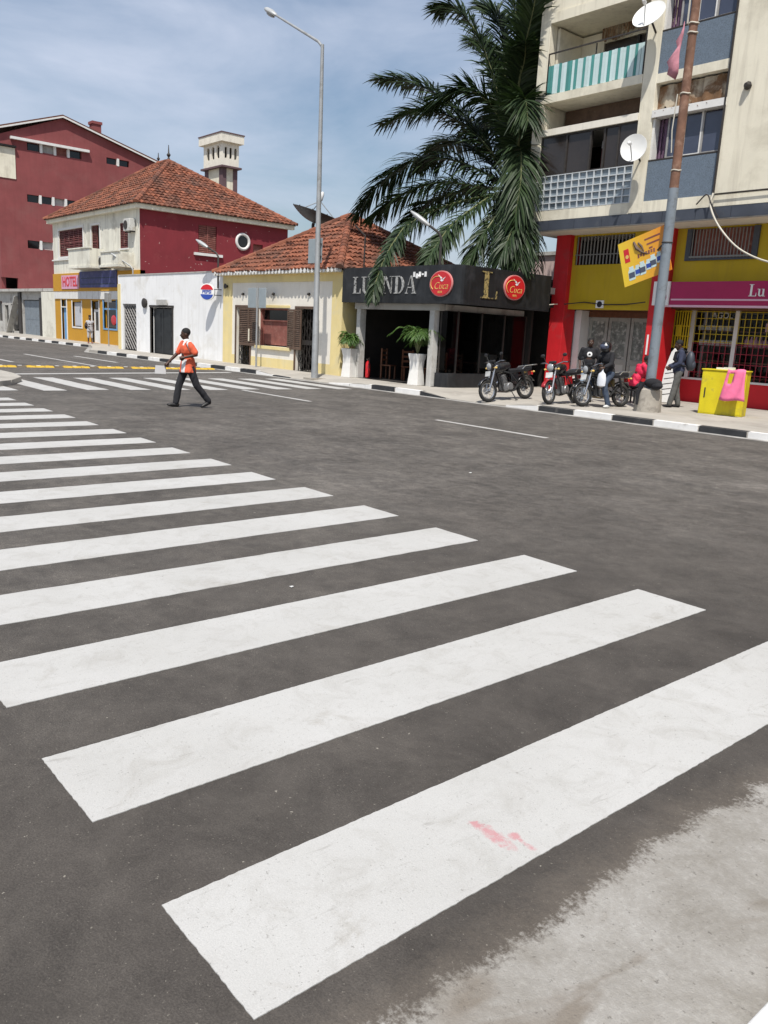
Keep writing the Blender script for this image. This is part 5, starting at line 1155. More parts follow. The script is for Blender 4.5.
# magenta fascia
fz = MB().box(-13.30,BR,22.16,22.29,2.99,3.65).build('shop_fascia', 'magenta', ab)
BOX('fascia_line', 'pinkline', fz, -13.25, BR-.02, 22.148, 22.159, 3.12, 3.165)
MB().box(-13.48,BR,22.15,22.30,2.93,2.989).build('fascia_trim', 'pinkline', fz)
m_ = MB(); xx = -10.90; xx += serif(m_, 'L', (xx, 22.158, 3.24), (1,0,0), (0,0,1), .32, .85, .015); serif(m_, 'u', (xx+.02, 22.158, 3.24), (1,0,0), (0,0,1), .32, .95, .015); m_.build('lettering', 'white_p', fz)
lb = BOX('logo_board', 'white_p', fz, -13.84, -13.31, 22.1, 22.17, 2.97, 3.66)
MB().ell((-13.52,22.098,3.2),.15,.012,.17,14,8).build('logo_fruit', 'magenta', lb)
MB().prism([(-13.69,3.42),(-13.42,3.60),(-13.40,3.50),(-13.48,3.40),(-13.60,3.36)], lambda u, v, d: (u, d, v), 22.085, 22.099).build('logo_leaf', 'black_p', lb)
MB().box(-13.98,-13.93,22.28,22.299,1.5,2.1).build('pillar_notice', 'white_p', ab)
# goods in the window: each pack its own thing group
def goods(kind, label, m, x0, x1, z, n, w_, h_):
    for i in range(n):
        x = x0+(x1-x0)*(i+.5)/n; t = MB(); y = 23.42 if kind == 'bottle' else 23.62
        if kind == 'bottle': t.lathe([(w_*.5,0),(w_*.5,h_*.62),(w_*.2,h_*.8),(w_*.2,h_)], (x,y+.28,z), 8)
        else: t.box(x-w_*.45, x+w_*.45, y, y+.14, z, z+h_)
        o = t.build(kind, m); tag(o, label, kind, label)
goods('bottle', 'pink bottle in the row on the middle shelf behind the shop window', 'pink_goods', -11.6, -9.9, 1.881, 12, .13, .30)
goods('packet', 'pale pink packet in the upper row behind the right shop window', 'pink_goods', -11.0, -9.9, 2.331, 7, .14, .24)
goods('packet', 'white packet in the row behind the left shop window', 'white_goods', -13.0, -11.9, 1.881, 8, .12, .16)
goods('carton', 'white carton on the top shelf behind the left shop window', 'white_goods', -13.1, -12.0, 2.331, 5, .2, .14)
# ================================================================== street furniture
lp = thing('street_lamp', 'tall galvanised street lamp with a long upswept arm at the dropped kerb', 'street lamp', (-22.9, 16.2, pave_z(-22.9,16.2)))
lz = pave_z(-22.9,16.2)
MB().box(-23.18,-22.62,15.92,16.48,lz-.02,lz+.03).build('base_plate', 'concrete', lp)
MB().tube([(-22.9,16.2,lz+.03),(-22.91,16.2,.45),(-22.92,16.2,2.0),(-22.93,16.2,2.05),(-23.0,16.2,6.0),(-23.08,16.2,10.62)], [.125,.115,.11,.10,.08,.055], 16).build('pole', 'galv', lp)
MB().tube([(-23.08,16.2,10.55),(-23.3,16.2,10.75),(-25.9,16.2,12.12)], [.045,.045,.035], 10).build('arm', 'galv', lp)
hd = MB(); aq = Vector((-1,0,.53)).normalized().to_track_quat('Z', 'Y').to_matrix()
hd.lathe([(.04,0),(.10,.08),(.15,.35),(.13,.62),(.05,.78)], (-25.85,16.2,12.10), 14, aq, 1.0, .62); hd.build('lamp_head', 'lamp_grey', lp)
MB().ell((-26.2,16.2,12.18), .26,.10,.05,12,6, Matrix.Rotation(R(28),3,'Y')).build('lens', 'lens', lp)
sg = thing('round_edged_sign', 'grey back of a road sign clamped to the tall lamp pole', 'sign', (-23.0, 16.2, 4.3))
MB().box(-23.72,-22.92,16.34,16.36,3.92,4.72).build('panel', 'signback', sg, bevel=.02); MB().box(-23.12,-22.93,16.27,16.339,4.5,4.55).box(-23.12,-22.93,16.27,16.339,4.1,4.15).build('clamp', 'iron', sg)
sp = thing('twin_sign_post', 'thin post with two grey sign backs in front of the brown shutters', 'sign', (-28.1, 17.05, .13))
MB().tube([(-28.1,17.05,.12),(-28.1,17.05,3.2)], .04, 10).build('post', 'galv', sp)
MB().box(-28.72,-28.13,17.0,17.02,2.42,3.18).build('panel', 'signback', sp, bevel=.02); MB().box(-28.04,-27.5,17.06,17.08,2.42,3.18).build('panel', 'signback', sp, bevel=.02)
tp_ = thing('thin_sign_post', 'thin grey post on the pavement in front of the white shop door', 'post', (-46.7, 18.6, .13))
MB().tube([(-46.7,18.6,.12),(-46.7,18.6,3.1)], .035, 8).box(-46.72,-46.68,18.4,18.8,2.6,3.1).build('post', 'galv', tp_)
def wall_lamp(label, x, y, z0, z1, hx, hy, hz, pole):
    t = thing('wall_street_lamp', label, 'street lamp', (x, y, z0), 'street lamps on wall brackets')
    h = Vector((hx,hy,hz)); p = Vector((x,y,z1)); d = (h-p)
    MB().tube([(x,y,z0),(x,y,z1-.1),tuple(p+d*.08),tuple(p+d*.45)], .04, 8).build('bracket', pole, t)
    q = d.normalized().to_track_quat('Z','Y').to_matrix()
    MB().lathe([(.03,0),(.07,.07),(.11,.3),(.10,.58),(.04,.8),(.02,.82)], tuple(p+d*.40), 14, q, 1.0, .7).build('lamp_head', 'lamp_grey', t)
    MB().lathe([(.02,.1),(.08,.26),(.075,.6),(.02,.74)], tuple(p+d*.40+Vector((0,0,-.045))), 12, q, .9, .6).build('lens', 'lens', t)
wall_lamp('small street lamp on a bracket above the round badge', -31.85, 17.4, 3.2, 4.6, -33.3, 17.0, 5.3, 'iron')
wall_lamp('small street lamp above the left end of the white annex', -45.3, 19.5, 3.2, 4.55, -46.9, 18.6, 5.5, 'galv')
wall_lamp('street lamp head among the palm fronds above the black fascia', -18.6, 17.7, 3.6, 4.75, -19.5, 17.3, 5.4, 'iron')
MB_ = MB()
rb = thing('roof_bracket', 'thin bent iron bracket standing on the tile roof edge by the palm', 'bracket', (-22.95, 18.2, 3.9))
MB().tube([(-22.95,18.2,3.5),(-22.95,18.2,5.0),(-23.3,18.0,5.35)], .03, 6).build('tube', 'iron', rb)

# mesh satellite dish on the yellow house
def dish(name, label, c, nrm, r, depth, m, group, rings=6, spokes=18, feed=None, mount=None, ribs=None):
    t = thing(name, label, 'satellite dish', c, group); c = Vector(c); nrm = Vector(nrm).normalized(); q = nrm.to_track_quat('Z','Y').to_matrix()
    prof = [(r*max(.02, i/rings), depth*((i/rings)**2)) for i in range(rings+1)] + [(r*.99, depth+.012)] + [(r*max(.02,(rings-1-i)/rings), depth*(((rings-1-i)/rings)**2)+.014) for i in range(rings)]
    MB().lathe(prof, c, spokes*2, q).build('reflector', m, t)
    if ribs:
        mb = MB()
        for k in range(spokes//2):
            a = 2*math.pi*k/(spokes//2); mb.tube([c + q @ Vector((math.cos(a)*r*s_, math.sin(a)*r*s_, depth*s_*s_+.03)) for s_ in (.05,.35,.7,1.0)], .022, 5)
        mb.build('rib', ribs, t)
    f = c + nrm*(feed or r*.9); mb = MB()
    for k in range(3 if r > 1 else 1):
        a = 2*math.pi*k/3+(.5 if r > 1 else -1.57); mb.tube([c + q @ Vector((math.cos(a)*r*.9, math.sin(a)*r*.9, depth*.81)), f], .014 if r < 1 else .02, 5)
    mb.build('feed_arm', 'galv', t); MB().lathe([(.035,0),(.05,.03),(.05,.14),(.03,.16)] if r < 1 else [(.06,0),(.09,.05),(.09,.3),(.05,.4)], f, 10, q).build('feed_horn', 'white_p', t)
    if mount: MB().tube([c - nrm*.01, c - nrm*.10, Vector(mount)], .03 if r < 1 else .07, 8).build('mount', 'iron', t)
    return t
dish('satellite_dish', 'big dark mesh satellite dish tilted on the yellow house roof', (-30.75,21.5,6.30), (.20,.20,1.0), 1.08, .42, 'mesh_dish', None, 8, 20, .95, (-30.75,21.5,4.3), 'iron')
dish('satellite_dish', 'white satellite dish by the teal balcony, high on the block', (-14.06,20.7,10.55), (.1,-.85,.55), .46, .09, 'dish_white', 'white dishes on the apartment block', 5, 14, .4, (-14.15,21.2,10.3))
dish('satellite_dish', 'yellowed white satellite dish beside the glass bricks, facing out', (-14.13,20.75,7.20), (.25,-.95,.12), .38, .07, 'dish_white', 'white dishes on the apartment block', 5, 14, .35, (-14.2,21.2,6.95))
# telephone pole with concrete foot
up = thing('utility_pole', 'tall round pole, grey below and rusty brown above, in a concrete foot', 'pole', (-11.15, 18.2, .13))
MB().tube([(-11.15,18.2,.6),(-11.15,18.2,5.5)], [.128,.118], 16).build('lower_shaft', 'polegrey', up)
MB().tube([(-11.15,18.2,5.5),(-11.15,18.2,12.6)], [.110,.088], 16).build('upper_shaft', 'rust', up)
for z in (5.9,7.6,8.9,9.1,10.4): MB().tube([(-11.15+.112*math.cos(R(a)),18.2+.112*math.sin(R(a)),z+.01*math.sin(R(a*3))) for a in range(0,360,30)], .018, 5, True).build('wire_band', 'cable_w', up)
mb = MB(); mb.tube([(-11.29,18.1,7.6),(-11.31,18.08,6.8),(-11.27,18.1,6.3)], .015, 5); mb.build('loose_wire', 'cable_w', up); MB().tube([(-11.25,18.1,9.1),(-11.24,18.08,9.9),(-11.22,18.1,10.4)], .02, 5).build('loose_wire', 'cable_w', up)
MB().lathe([(.34,0),(.33,.2),(.31,.55),(.25,.60)], (-11.15,18.2,.13), 12).build('foot', 'concrete', up)
bagm = MB(); bagm.ell((-10.98,18.05,.86),.24,.16,.12,12,8); bagm.ell((-10.85,18.02,.80),.16,.13,.10,10,6); bagm.tube([(-11.2,17.93,.86),(-11.26,17.87,.6),(-11.24,17.84,.3)], [.07,.05,.03], 8)
tag(bagm.build('cloth_bag', 'black_cloth'), 'black bag slung over the concrete foot of the pole', 'bag')
rg = MB(); L1 = [(-11.30+.02*math.sin(i), 18.06-.02*i*.3, 9.15-.14*i) for i in range(9)]; n = rg.addv([(a,b,c_) for a,b,c_ in L1]); w2 = [.02,.05,.16,.12,.24,.30,.22,.28,.08]
n2 = rg.addv([(a-w2[i], b-.05*math.sin(i*1.3), c_-.12) for i, (a,b,c_) in enumerate(L1)])
for i in range(8): rg.addf((n+i, n+i+1, n2+i+1, n2+i))
o = rg.build('rag', 'pink_rag', smooth=True); sm = o.modifiers.new('th','SOLIDIFY'); sm.thickness = .012; tag(o, 'torn faded pink rag tied high on the rusty pole', 'rag')
# tilted advertising board tied to the pole
m, t, b = nodes('advert_print'); v = t.nodes.new('ShaderNodeTexCoord').outputs['Object']; sx = t.nodes.new('ShaderNodeSeparateXYZ'); t.links.new(v, sx.inputs[0])
cc = mixc(t, rampn(t, mathn(t,'ADD',mathn(t,'MULTIPLY',sx.outputs['X'],.62),.5), .1, .95), (.74,.52,.03), (.70,.22,.02))
cc = mixc(t, mathn(t,'MULTIPLY',rampn(t, noise(t, v, 2.5, 4), .45, .7), .35), cc, (.75,.40,.05)); t.links.new(cc, b.inputs['Base Color']); b.inputs['Roughness'].default_value = .45
MT['advert'] = m
bb = thing('advert_board', 'tilted orange and yellow advertising board tied to the pole', 'advert board', (-11.88, 18.40, 3.96))
o = bb.location.copy(); bw, bh = 1.36, 1.13
def bf(u, v, d): return (o.x+u, o.y-d, o.z+v)
MB().prism([(-bw/2,-bh/2),(bw/2,-bh/2),(bw/2,bh/2),(-bw/2,bh/2)], bf, -.02, 0).build('panel', 'advert', bb)
MB().prism([(-.55,.02),(-.40,.02),(-.40,.36),(-.55,.36)], bf, .0005, .004).build('red_tin', 'pepsi_r', bb)
MB().prism([(-.47+.05*math.cos(R(a)), .16+.05*math.sin(R(a))) for a in range(0,360,40)], bf, .0045, .007).build('tin_dot', 'gold', bb)
def bottle(cx, cz, s, lean):
    mb = MB(); P = [(-.07,0),(.07,0),(.085,.03),(.085,.20),(.05,.26),(.06,.30),(-.06,.30),(-.05,.26),(-.085,.20),(-.085,.03)]
    mb.prism([(cx+(u+v*lean)*s, cz+v*s) for u, v in P], bf, .0005, .004); q = mb.build('printed_bottle', 'slat_lt', bb)
    MB().prism([(cx+(u+v*lean)*s, cz+v*s) for u, v in ((-.075,.05),(.075,.05),(.075,.17),(-.075,.17))], bf, .0045, .007).build('bottle_label', 'pepsi_b' if s < .95 else 'glass_blue', q)
for i, (cx, cz, s) in enumerate(((-.42,-.46,1.15),(-.24,-.40,.9),(-.10,-.42,1.1),(.08,-.35,.85),(.22,-.34,1.05),(.40,-.28,.9))): bottle(cx, cz, s, .05)
mb = MB(); mb.tube([bf(-.22,.46,.004), bf(-.16,.28,.004), bf(-.02,.12,.004), bf(.12,.04,.004)], [.03,.05,.03,.01], 5); mb.tube([bf(-.1,.40,.004), bf(-.02,.28,.004), bf(.02,.14,.004)], [.02,.03,.012], 5)
mb.build('printed_swirl', 'shutter', bb)
for (a, z, w_) in ((.30,.40,.44),(.30,.27,.36),(.22,.16,.10)): MB().prism([(a-w_/2,z-.02),(a+w_/2,z-.02),(a+w_/2,z+.022),(a-w_/2,z+.022)], bf, .0005, .003).build('printed_line', 'brickred', bb)
mb = MB()
for i in range(7): mb.prism([(-.18+.075*i,.02+.02*(i % 2)),(-.13+.075*i,.02+.02*(i % 2)),(-.12+.075*i,.11),(-.17+.075*i,.12)], bf, .0005, .003)
mb.build('printed_word', 'brickred', bb)
bb.rotation_euler.y = R(-18)
MB_ = thing('wire_tie', 'dark wire tie holding the advertising board to the pole', 'wire', (-11.15,18.2,4.2))
mb = MB(); mb.tube([(-11.15+.13*math.cos(R(a)),18.2+.13*math.sin(R(a)),4.25) for a in range(0,360,30)], .014, 5, True); mb.bar((-11.3,18.3,4.25),(-11.5,18.36,4.1),.03); mb.build('wire', 'iron', MB_)
# yellow cabinet with a pink garment
cbx = thing('utility_cabinet', 'bright yellow steel cabinet standing on the pavement', 'cabinet', (-10.0, 19.85, .13))
x, y = -10.0, 19.85
MB().box(x-.56,x+.52,y-.22,y+.22,.131,1.24).build('body', 'cab_yellow', cbx, bevel=.012); MB().box(x-.585,x+.545,y-.245,y+.245,1.242,1.275).build('lid', 'cab_yellow', cbx, bevel=.008)
MB().box(x-.46,x-.43,y-.235,y-.221,.55,.80).build('handle', 'black_p', cbx); MB().box(x-.54,x+.50,y-.226,y-.2205,.17,1.2).build('door', 'cab_yellow', cbx)
cbx.rotation_euler.z = R(14)
pk = MB(); rowsn = 9
for i in range(rowsn+1):
    z = 1.30 - .085*i; wv = .22+.012*i
    for j in range(9):
        u = -1+2*j/8; pk.addv([(x+.42+u*wv, y-.35-.028*math.sin(u*6+i*.5)-.012*i, z+.02*math.sin(u*3))])
for i in range(rowsn):
    for j in range(8):
        if 1 <= i <= 3 and 1 <= j <= 2: continue
        k = i*9+j; pk.addf((k,k+1,k+10,k+9))
o = pk.build('pink_garment', 'pink_cloth'); sm = o.modifiers.new('th','SOLIDIFY'); sm.thickness = .02; tag(o, 'pink garment hanging over the right corner of the yellow cabinet', 'garment')
for i, (dx, dy, s) in enumerate(((-.18,-.05,.09),(.0,.02,.11),(.12,-.06,.07))):
    tag(MB().box(x+dx-s,x+dx+s,y+dy-.05,y+dy+.06,1.276,1.32+.01*i).build('paper_pack', 'paper'), ('small white packet at the left on top of the yellow cabinet','wider white packet in the middle on top of the yellow cabinet','white packet at the right on top of the yellow cabinet')[i], 'packet')
# white leaning board beside the shop pillar
wbd = thing('leaning_board', 'white narrow board with dark stripes leaning by the shop pillar', 'board', (-13.0, 21.9, .13))
mb = MB(); qq = Matrix.Rotation(R(-10),3,'X'); mb.prism([(-.2,0),(.2,0),(.2,1.0),(.1,1.5),(-.02,1.62),(-.1,1.5),(-.2,1.0)], lambda u, v, d: Vector((-12.9,21.9,.14)) + qq @ Vector((u, d, v)), -.03, .03); mb.build('board', 'white_trim', wbd)
mb = MB()
for i in range(6): mb.prism([(-.16,.2+.16*i),(.14,.26+.16*i),(.14,.28+.16*i),(-.16,.22+.16*i)], lambda u, v, d: Vector((-12.9,21.9,.14)) + qq @ Vector((u, d, v)), -.036, -.0305)
mb.build('stripe', 'iron', wbd)
# slack cables
def smooth_pts(pts, k=7):
    pts = [Vector(p) for p in pts]; P = [pts[0]*2-pts[1]] + pts + [pts[-1]*2-pts[-2]]; o_ = []
    for i in range(len(pts)-1):
        a, b, c, d = P[i:i+4]
        for j in range(k): u = j/k; o_.append(.5*((2*b) + (c-a)*u + (2*a-5*b+4*c-d)*u*u + (3*b-a-3*c+d)*u**3))
    return o_ + [pts[-1]]
def cable(label, pts, r, m): tag(MB().tube(smooth_pts(pts), r, 6).build('cable', m), label, 'cable')
cable('pale slack cable drooping from the apartment wall to the right', [(-11.75,21.1,5.85),(-11.72,21.0,5.5),(-11.3,20.9,4.9),(-10.6,20.9,4.3),(-9.6,21.0,3.95),(-8.2,21.3,3.9),(-7,22.1,4.2)], .026, 'cable_w')
cable('thin dark cable running along the blank cream wall', [(-11.7,21.12,5.83),(-9,21.13,5.84),(-6,21.13,5.86),(-2,21.13,5.85)], .016, 'iron')
cable('pale wire from the black fascia to the red pillar', [(-17.85,19.9,2.95),(-17.6,21.0,2.85),(-17.5,22.25,2.98)], .018, 'cable_w')
cable('bunch of loose wires on the slab edge', [(-12.2,21.1,5.6),(-11.9,21.05,5.82),(-11.7,21.0,5.55),(-11.5,21.08,5.2)], .018, 'iron')

for (lx, ly, s_, lab) in ((-2.02,-.16,.013,'tiny white paper scrap on the asphalt left of the nearest stripe'),(-4.05,2.55,.016,'small white scrap lying between two stripes of the near crossing'),(-6.9,7.3,.02,'pale scrap lying on the open road beyond the crossing')):
    mb = MB(); n = mb.addv([(lx-s_,ly-s_*.5,.006),(lx+s_,ly-s_*.7,.007),(lx+s_*.8,ly+s_*.6,.012),(lx-s_*.6,ly+s_*.7,.008)]); mb.addf((n,n+1,n+2,n+3)); o = mb.build('paper_scrap', 'white_goods', smooth=False)
    sm = o.modifiers.new('th','SOLIDIFY'); sm.thickness = .002; tag(o, lab, 'litter')
# ================================================================== motorcycles
def motorcycle(label):
    t = thing('motorcycle', label, 'motorcycle', (0,0,0), 'motorcycles parked at the kerb')
    rY = Matrix.Rotation(R(90), 3, 'X'); wr = .29
    for xw, nm, tw in ((.63,'front_wheel',.042),(-.62,'rear_wheel',.05)):
        mb = MB(); mb.tube([(xw+(wr-tw)*math.cos(R(a)),0,wr+(wr-tw)*math.sin(R(a))) for a in range(0,360,12)], tw, 10, True); wh = mb.build(nm, 'tyre', t)
        mb = MB(); mb.tube([(xw+(wr-.085)*math.cos(R(a)),0,wr+(wr-.085)*math.sin(R(a))) for a in range(0,360,15)], .018, 6, True); mb.lathe([(.045,-.06),(.045,.06)], (xw,0,wr), 12, rY)
        for k in range(16):
            a = R(22.5*k); s_ = .04*(1 if k % 2 else -1); mb.tube([(xw+.04*math.cos(a+.5),s_,wr+.04*math.sin(a+.5)),(xw+(wr-.085)*math.cos(a),0,wr+(wr-.085)*math.sin(a))], .0045, 4)
        mb.build('rim', 'chrome', wh)
        mb = MB(); mb.lathe([(.075,.062),(.09,.066),(.09,.075),(.03,.08)], (xw,0,wr), 14, rY); mb.build('brake_drum', 'alloy', wh)
    for s_ in (-1,1):
        MB().tube([(.63,.075*s_,wr),(.50,.075*s_,.62),(.40,.075*s_,.90)], [.026,.03,.022], 10).build('fork', 'chrome', t)
    def guard(xw, a0, a1, w_, r_, nm, m):
        mb = MB(); pr = None
        for i in range(13):
            a = R(a0+(a1-a0)*i/12); q = []
            for j in range(5):
                u = -1+j*.5; rr = r_ - .02*u*u; q.append((xw+rr*math.cos(a), u*w_, wr+rr*math.sin(a)))
            n = mb.addv(q)
            if pr is not None:
                for j in range(4): mb.addf((pr+j,pr+j+1,n+j+1,n+j))
            pr = n
        o = mb.build(nm, m, t); sm = o.modifiers.new('th','SOLIDIFY'); sm.thickness = .006
    guard(.63, 25, 165, .06, .335, 'front_mudguard', 'bike_black'); guard(-.62, 35, 150, .07, .35, 'rear_mudguard', 'bike_black')
    mb = MB(); fr = .022
    for s_ in (-1,1):
        mb.tube([(.38,.03*s_,.86),(.22,.06*s_,.55),(.20,.08*s_,.28),(-.18,.10*s_,.26),(-.30,.11*s_,.42)], fr, 8)
        mb.tube([(-.05,.10*s_,.70),(-.30,.11*s_,.42),(-.62,.10*s_,wr)], fr, 8); mb.tube([(.36,.03*s_,.82),(-.05,.10*s_,.70),(-.75,.10*s_,.76)], fr, 8)
        mb.tube([(-.56,.12*s_,.36),(-.45,.13*s_,.72)], .03, 8)
    mb.build('frame', 'plastic_k', t)
    mb = MB(); mb.lathe([(.02,-.30),(.10,-.26),(.135,-.10),(.14,.08),(.11,.22),(.04,.28)], (.17,0,.86), 14, Matrix.Rotation(R(97),3,'Y'), 1.0, .95); mb.build('tank', 'bike_black', t)
    mb = MB(); pr = None
    for i in range(9):
        xx = -.02-.75*i/8; zt = .80 + (.0 if i < 5 else .045*min(1,(i-4)/2)) ; q = [(xx,-.12,zt-.09),(xx,-.135,zt-.03),(xx,-.09,zt+.015),(xx,.09,zt+.015),(xx,.135,zt-.03),(xx,.12,zt-.09)]
        n = mb.addv(q)
        if pr is not None:
            for j in range(6): mb.addf((pr+j,pr+(j+1)%6,n+(j+1)%6,n+j))
        else: mb.addf([n+j for j in range(6)])
        pr = n
    mb.addf([pr+j for j in range(6)][::-1]); mb.build('seat', 'black_cloth', t)
    mb = MB(); mb.box(-.12,.16,-.11,.11,.26,.44)
    mb.lathe([(.09,-.14),(.105,-.12),(.105,.12),(.09,.14)], (-.02,0,.36), 14, rY); mb.build('crankcase', 'alloy', t, bevel=.01)
    mb = MB(); qe = Matrix.Rotation(R(18),3,'Y')
    for k in range(7): mb.obox(Vector((.10,0,.44))+qe @ Vector((0,0,.035*k)), (.17,.17,.012), qe)
    mb.obox(Vector((.10,0,.44))+qe @ Vector((0,0,.11)), (.12,.12,.24), qe); mb.build('cylinder', 'alloy', t)
    mb = MB(); mb.tube([(.18,-.06,.55),(.30,-.10,.42),(.22,-.13,.25),(-.10,-.15,.22)], .022, 8); mb.tube([(-.10,-.15,.22),(-.25,-.16,.25),(-.85,-.17,.36)], [.025,.045,.045], 10); mb.build('exhaust', 'chrome', t)
    mb = MB(); mb.tube([(.33,-.37,1.02),(.36,-.26,1.03),(.42,-.10,.97),(.42,.10,.97),(.36,.26,1.03),(.33,.37,1.02)], .013, 8); mb.build('handlebar', 'chrome', t)
    mb = MB()
    for s_ in (-1,1): mb.tube([(.33,.25*s_,1.03),(.325,.38*s_,1.02)], .019, 8); mb.bar((.37,.24*s_,1.03),(.40,.37*s_,1.01),.012)
    mb.build('grip', 'plastic_k', t)
    for s_ in (-1,1):
        MB().tube([(.37,.22*s_,1.03),(.38,.28*s_,1.17)], .007, 6).ell((.375,.31*s_,1.20),.018,.065,.045,10,6).build('mirror', 'plastic_k', t)
        MB().tube([(.46,.08*s_,.86),(.46,.17*s_,.86)], .010, 6).ell((.47,.19*s_,.86),.04,.028,.028,8,6).build('front_indicator', 'gold', t)
        MB().tube([(-.78,.08*s_,.70),(-.78,.16*s_,.70)], .010, 6).ell((-.79,.18*s_,.70),.035,.025,.025,8,6).build('rear_indicator', 'gold', t)
    hl = MB(); hl.lathe([(.03,-.12),(.09,-.06),(.105,.02),(.10,.05)], (.50,0,.90), 16, Matrix.Rotation(R(90),3,'Y')); hl = hl.build('headlight', 'bike_black', t)
    MB().lathe([(.093,0),(.07,.025),(.02,.035)], (.552,0,.90), 16, Matrix.Rotation(R(90),3,'Y')).build('lens', 'lens', hl)
    MB().box(.40,.46,-.10,.10,.99,1.06).build('instrument', 'plastic_k', t, bevel=.015)
    MB().obox((.60,0,.72),(.008,.19,.13),Matrix.Rotation(R(-15),3,'Y')).build('number_plate', 'white_goods', t)
    mb = MB()
    for s_ in (-1,1): mb.tube([(-.45,.13*s_,.78),(-.55,.13*s_,.86),(-.98,.10*s_,.88),(-.98,0,.88)], .012, 6)
    for k in range(3): mb.tube([(-.68-.13*k,-.12,.872),(-.68-.13*k,.12,.872)], .009, 6)
    mb.build('rear_rack', 'chrome', t)
    MB().box(-.86,-.80,-.07,.07,.62,.72).build('tail_light', 'ext_red', t, bevel=.01)
    for s_ in (-1,1): MB().box(-.32,-.08,.105*s_-.012,.105*s_+.012,.48,.68).build('side_panel', 'bike_black', t, bevel=.02)
    mb = MB(); mb.tube([(-.05,.10,.26),(-.10,.24,.02)], .012, 6); mb.box(-.13,-.07,.22,.27,.0,.02); mb.build('side_stand', 'plastic_k', t)
    mb = MB(); mb.tube([(.02,-.22,.27),(.02,.22,.27)], .014, 6); mb.build('foot_peg', 'plastic_k', t)
    return t
def place_bike(t, fx, fy, rx, ry):
    """front and rear contact points"""
    ang = math.atan2(fy-ry, fx-rx); d = Vector((math.cos(ang), math.sin(ang)))
    cx, cy = fx-d.x*.63, fy-d.y*.63; zf, zr = pave_z(fx,fy), pave_z(rx,ry)
    t.location = (cx, cy, (zf+zr)/2+.002); t.rotation_euler = (R(7), -math.asin((zf-zr)/1.25), ang)
b1 = motorcycle('black motorcycle alone in front of the dark restaurant side, headlamp to the kerb')
b2 = copy_tree(b1); b2['label'] = 'motorcycle with red front mudguard beside the left red pillar'
b3 = copy_tree(b1); b3['label'] = 'black motorcycle ridden by the helmeted person, nearest the pole'
place_bike(b1, -14.78, 16.25, -14.58, 17.55); place_bike(b2, -13.12, 16.75, -13.28, 18.05); place_bike(b3, -12.46, 17.3, -12.18, 18.6)
for b_ in (b1, b2, b3): b_.scale = (1.06, 1.06, 1.06)
recolor(b2, 'front_mudguard', 'bike_red'); recolor(b2, 'side_panel', 'bike_red')
# ================================================================== people
from mathutils import noise as mnoise
def remesh(mb, name, mats, parent, vox=.011, smooth_it=4, pick=None, fold=0.0):
    me = bpy.data.meshes.new('tmp'); me.from_pydata(mb.v, [], mb.f)
    bm = bmesh.new(); bm.from_mesh(me); bmesh.ops.recalc_face_normals(bm, faces=bm.faces); bm.to_mesh(me); bm.free()
    to = bpy.data.objects.new('tmp', me); COL.objects.link(to)
    r = to.modifiers.new('r','REMESH'); r.mode = 'VOXEL'; r.voxel_size = vox
    if smooth_it: s = to.modifiers.new('s','SMOOTH'); s.iterations = smooth_it; s.factor = .5
    dg = bpy.context.evaluated_depsgraph_get(); out_ = bpy.data.meshes.new_from_object(to.evaluated_get(dg)); bpy.data.objects.remove(to); bpy.data.meshes.remove(me)
    if fold:
        out_.update(); nr = [v.normal.copy() for v in out_.vertices]; off_ = Vector((random.random()*9, random.random()*9, 0))
        for v, n_ in zip(out_.vertices, nr):
            p_ = v.co + off_; q_ = Vector((p_.x*9, p_.y*9, p_.z*5+p_.x*6)); f_ = mnoise.noise(q_)*.7 + mnoise.noise(q_*2.3)*.45
            v.co += n_*(f_*fold)
    out_.name = name; out_.materials.clear()
    for m_ in mats: out_.materials.append(MT[m_])
    for p in out_.polygons:
        p.use_smooth = True
        if pick: p.material_index = pick(p.center)
    o = bpy.data.objects.new(name, out_); COL.objects.link(o); o.parent = parent
    return o
def V(*a): return Vector(a)
def stand(h=1.72, **over):
    k = h/1.72
    J = dict(pelvis=V(0,0,.93), waist=V(.01,0,1.08), chest=V(.0,0,1.28), neck=V(.0,0,1.46), head=V(.035,0,1.60),
             shL=V(0,.185,1.40), elL=V(-.03,.235,1.13), wrL=V(.06,.24,.90), shR=V(0,-.185,1.40), elR=V(-.03,-.235,1.13), wrR=V(.06,-.24,.90),
             hipL=V(0,.095,.90), knL=V(.02,.105,.50), anL=V(-.01,.11,.085), hipR=V(0,-.095,.90), knR=V(.02,-.105,.50), anR=V(-.01,-.11,.085), toeL=V(1,.2,0), toeR=V(1,-.2,0), look=V(1,0,0))
    J.update({a: V(*b) for a, b in over.items()})
    for a in J:
        if not a.startswith('toe') and a != 'look': J[a] = J[a]*k
    J['k'] = k
    return J
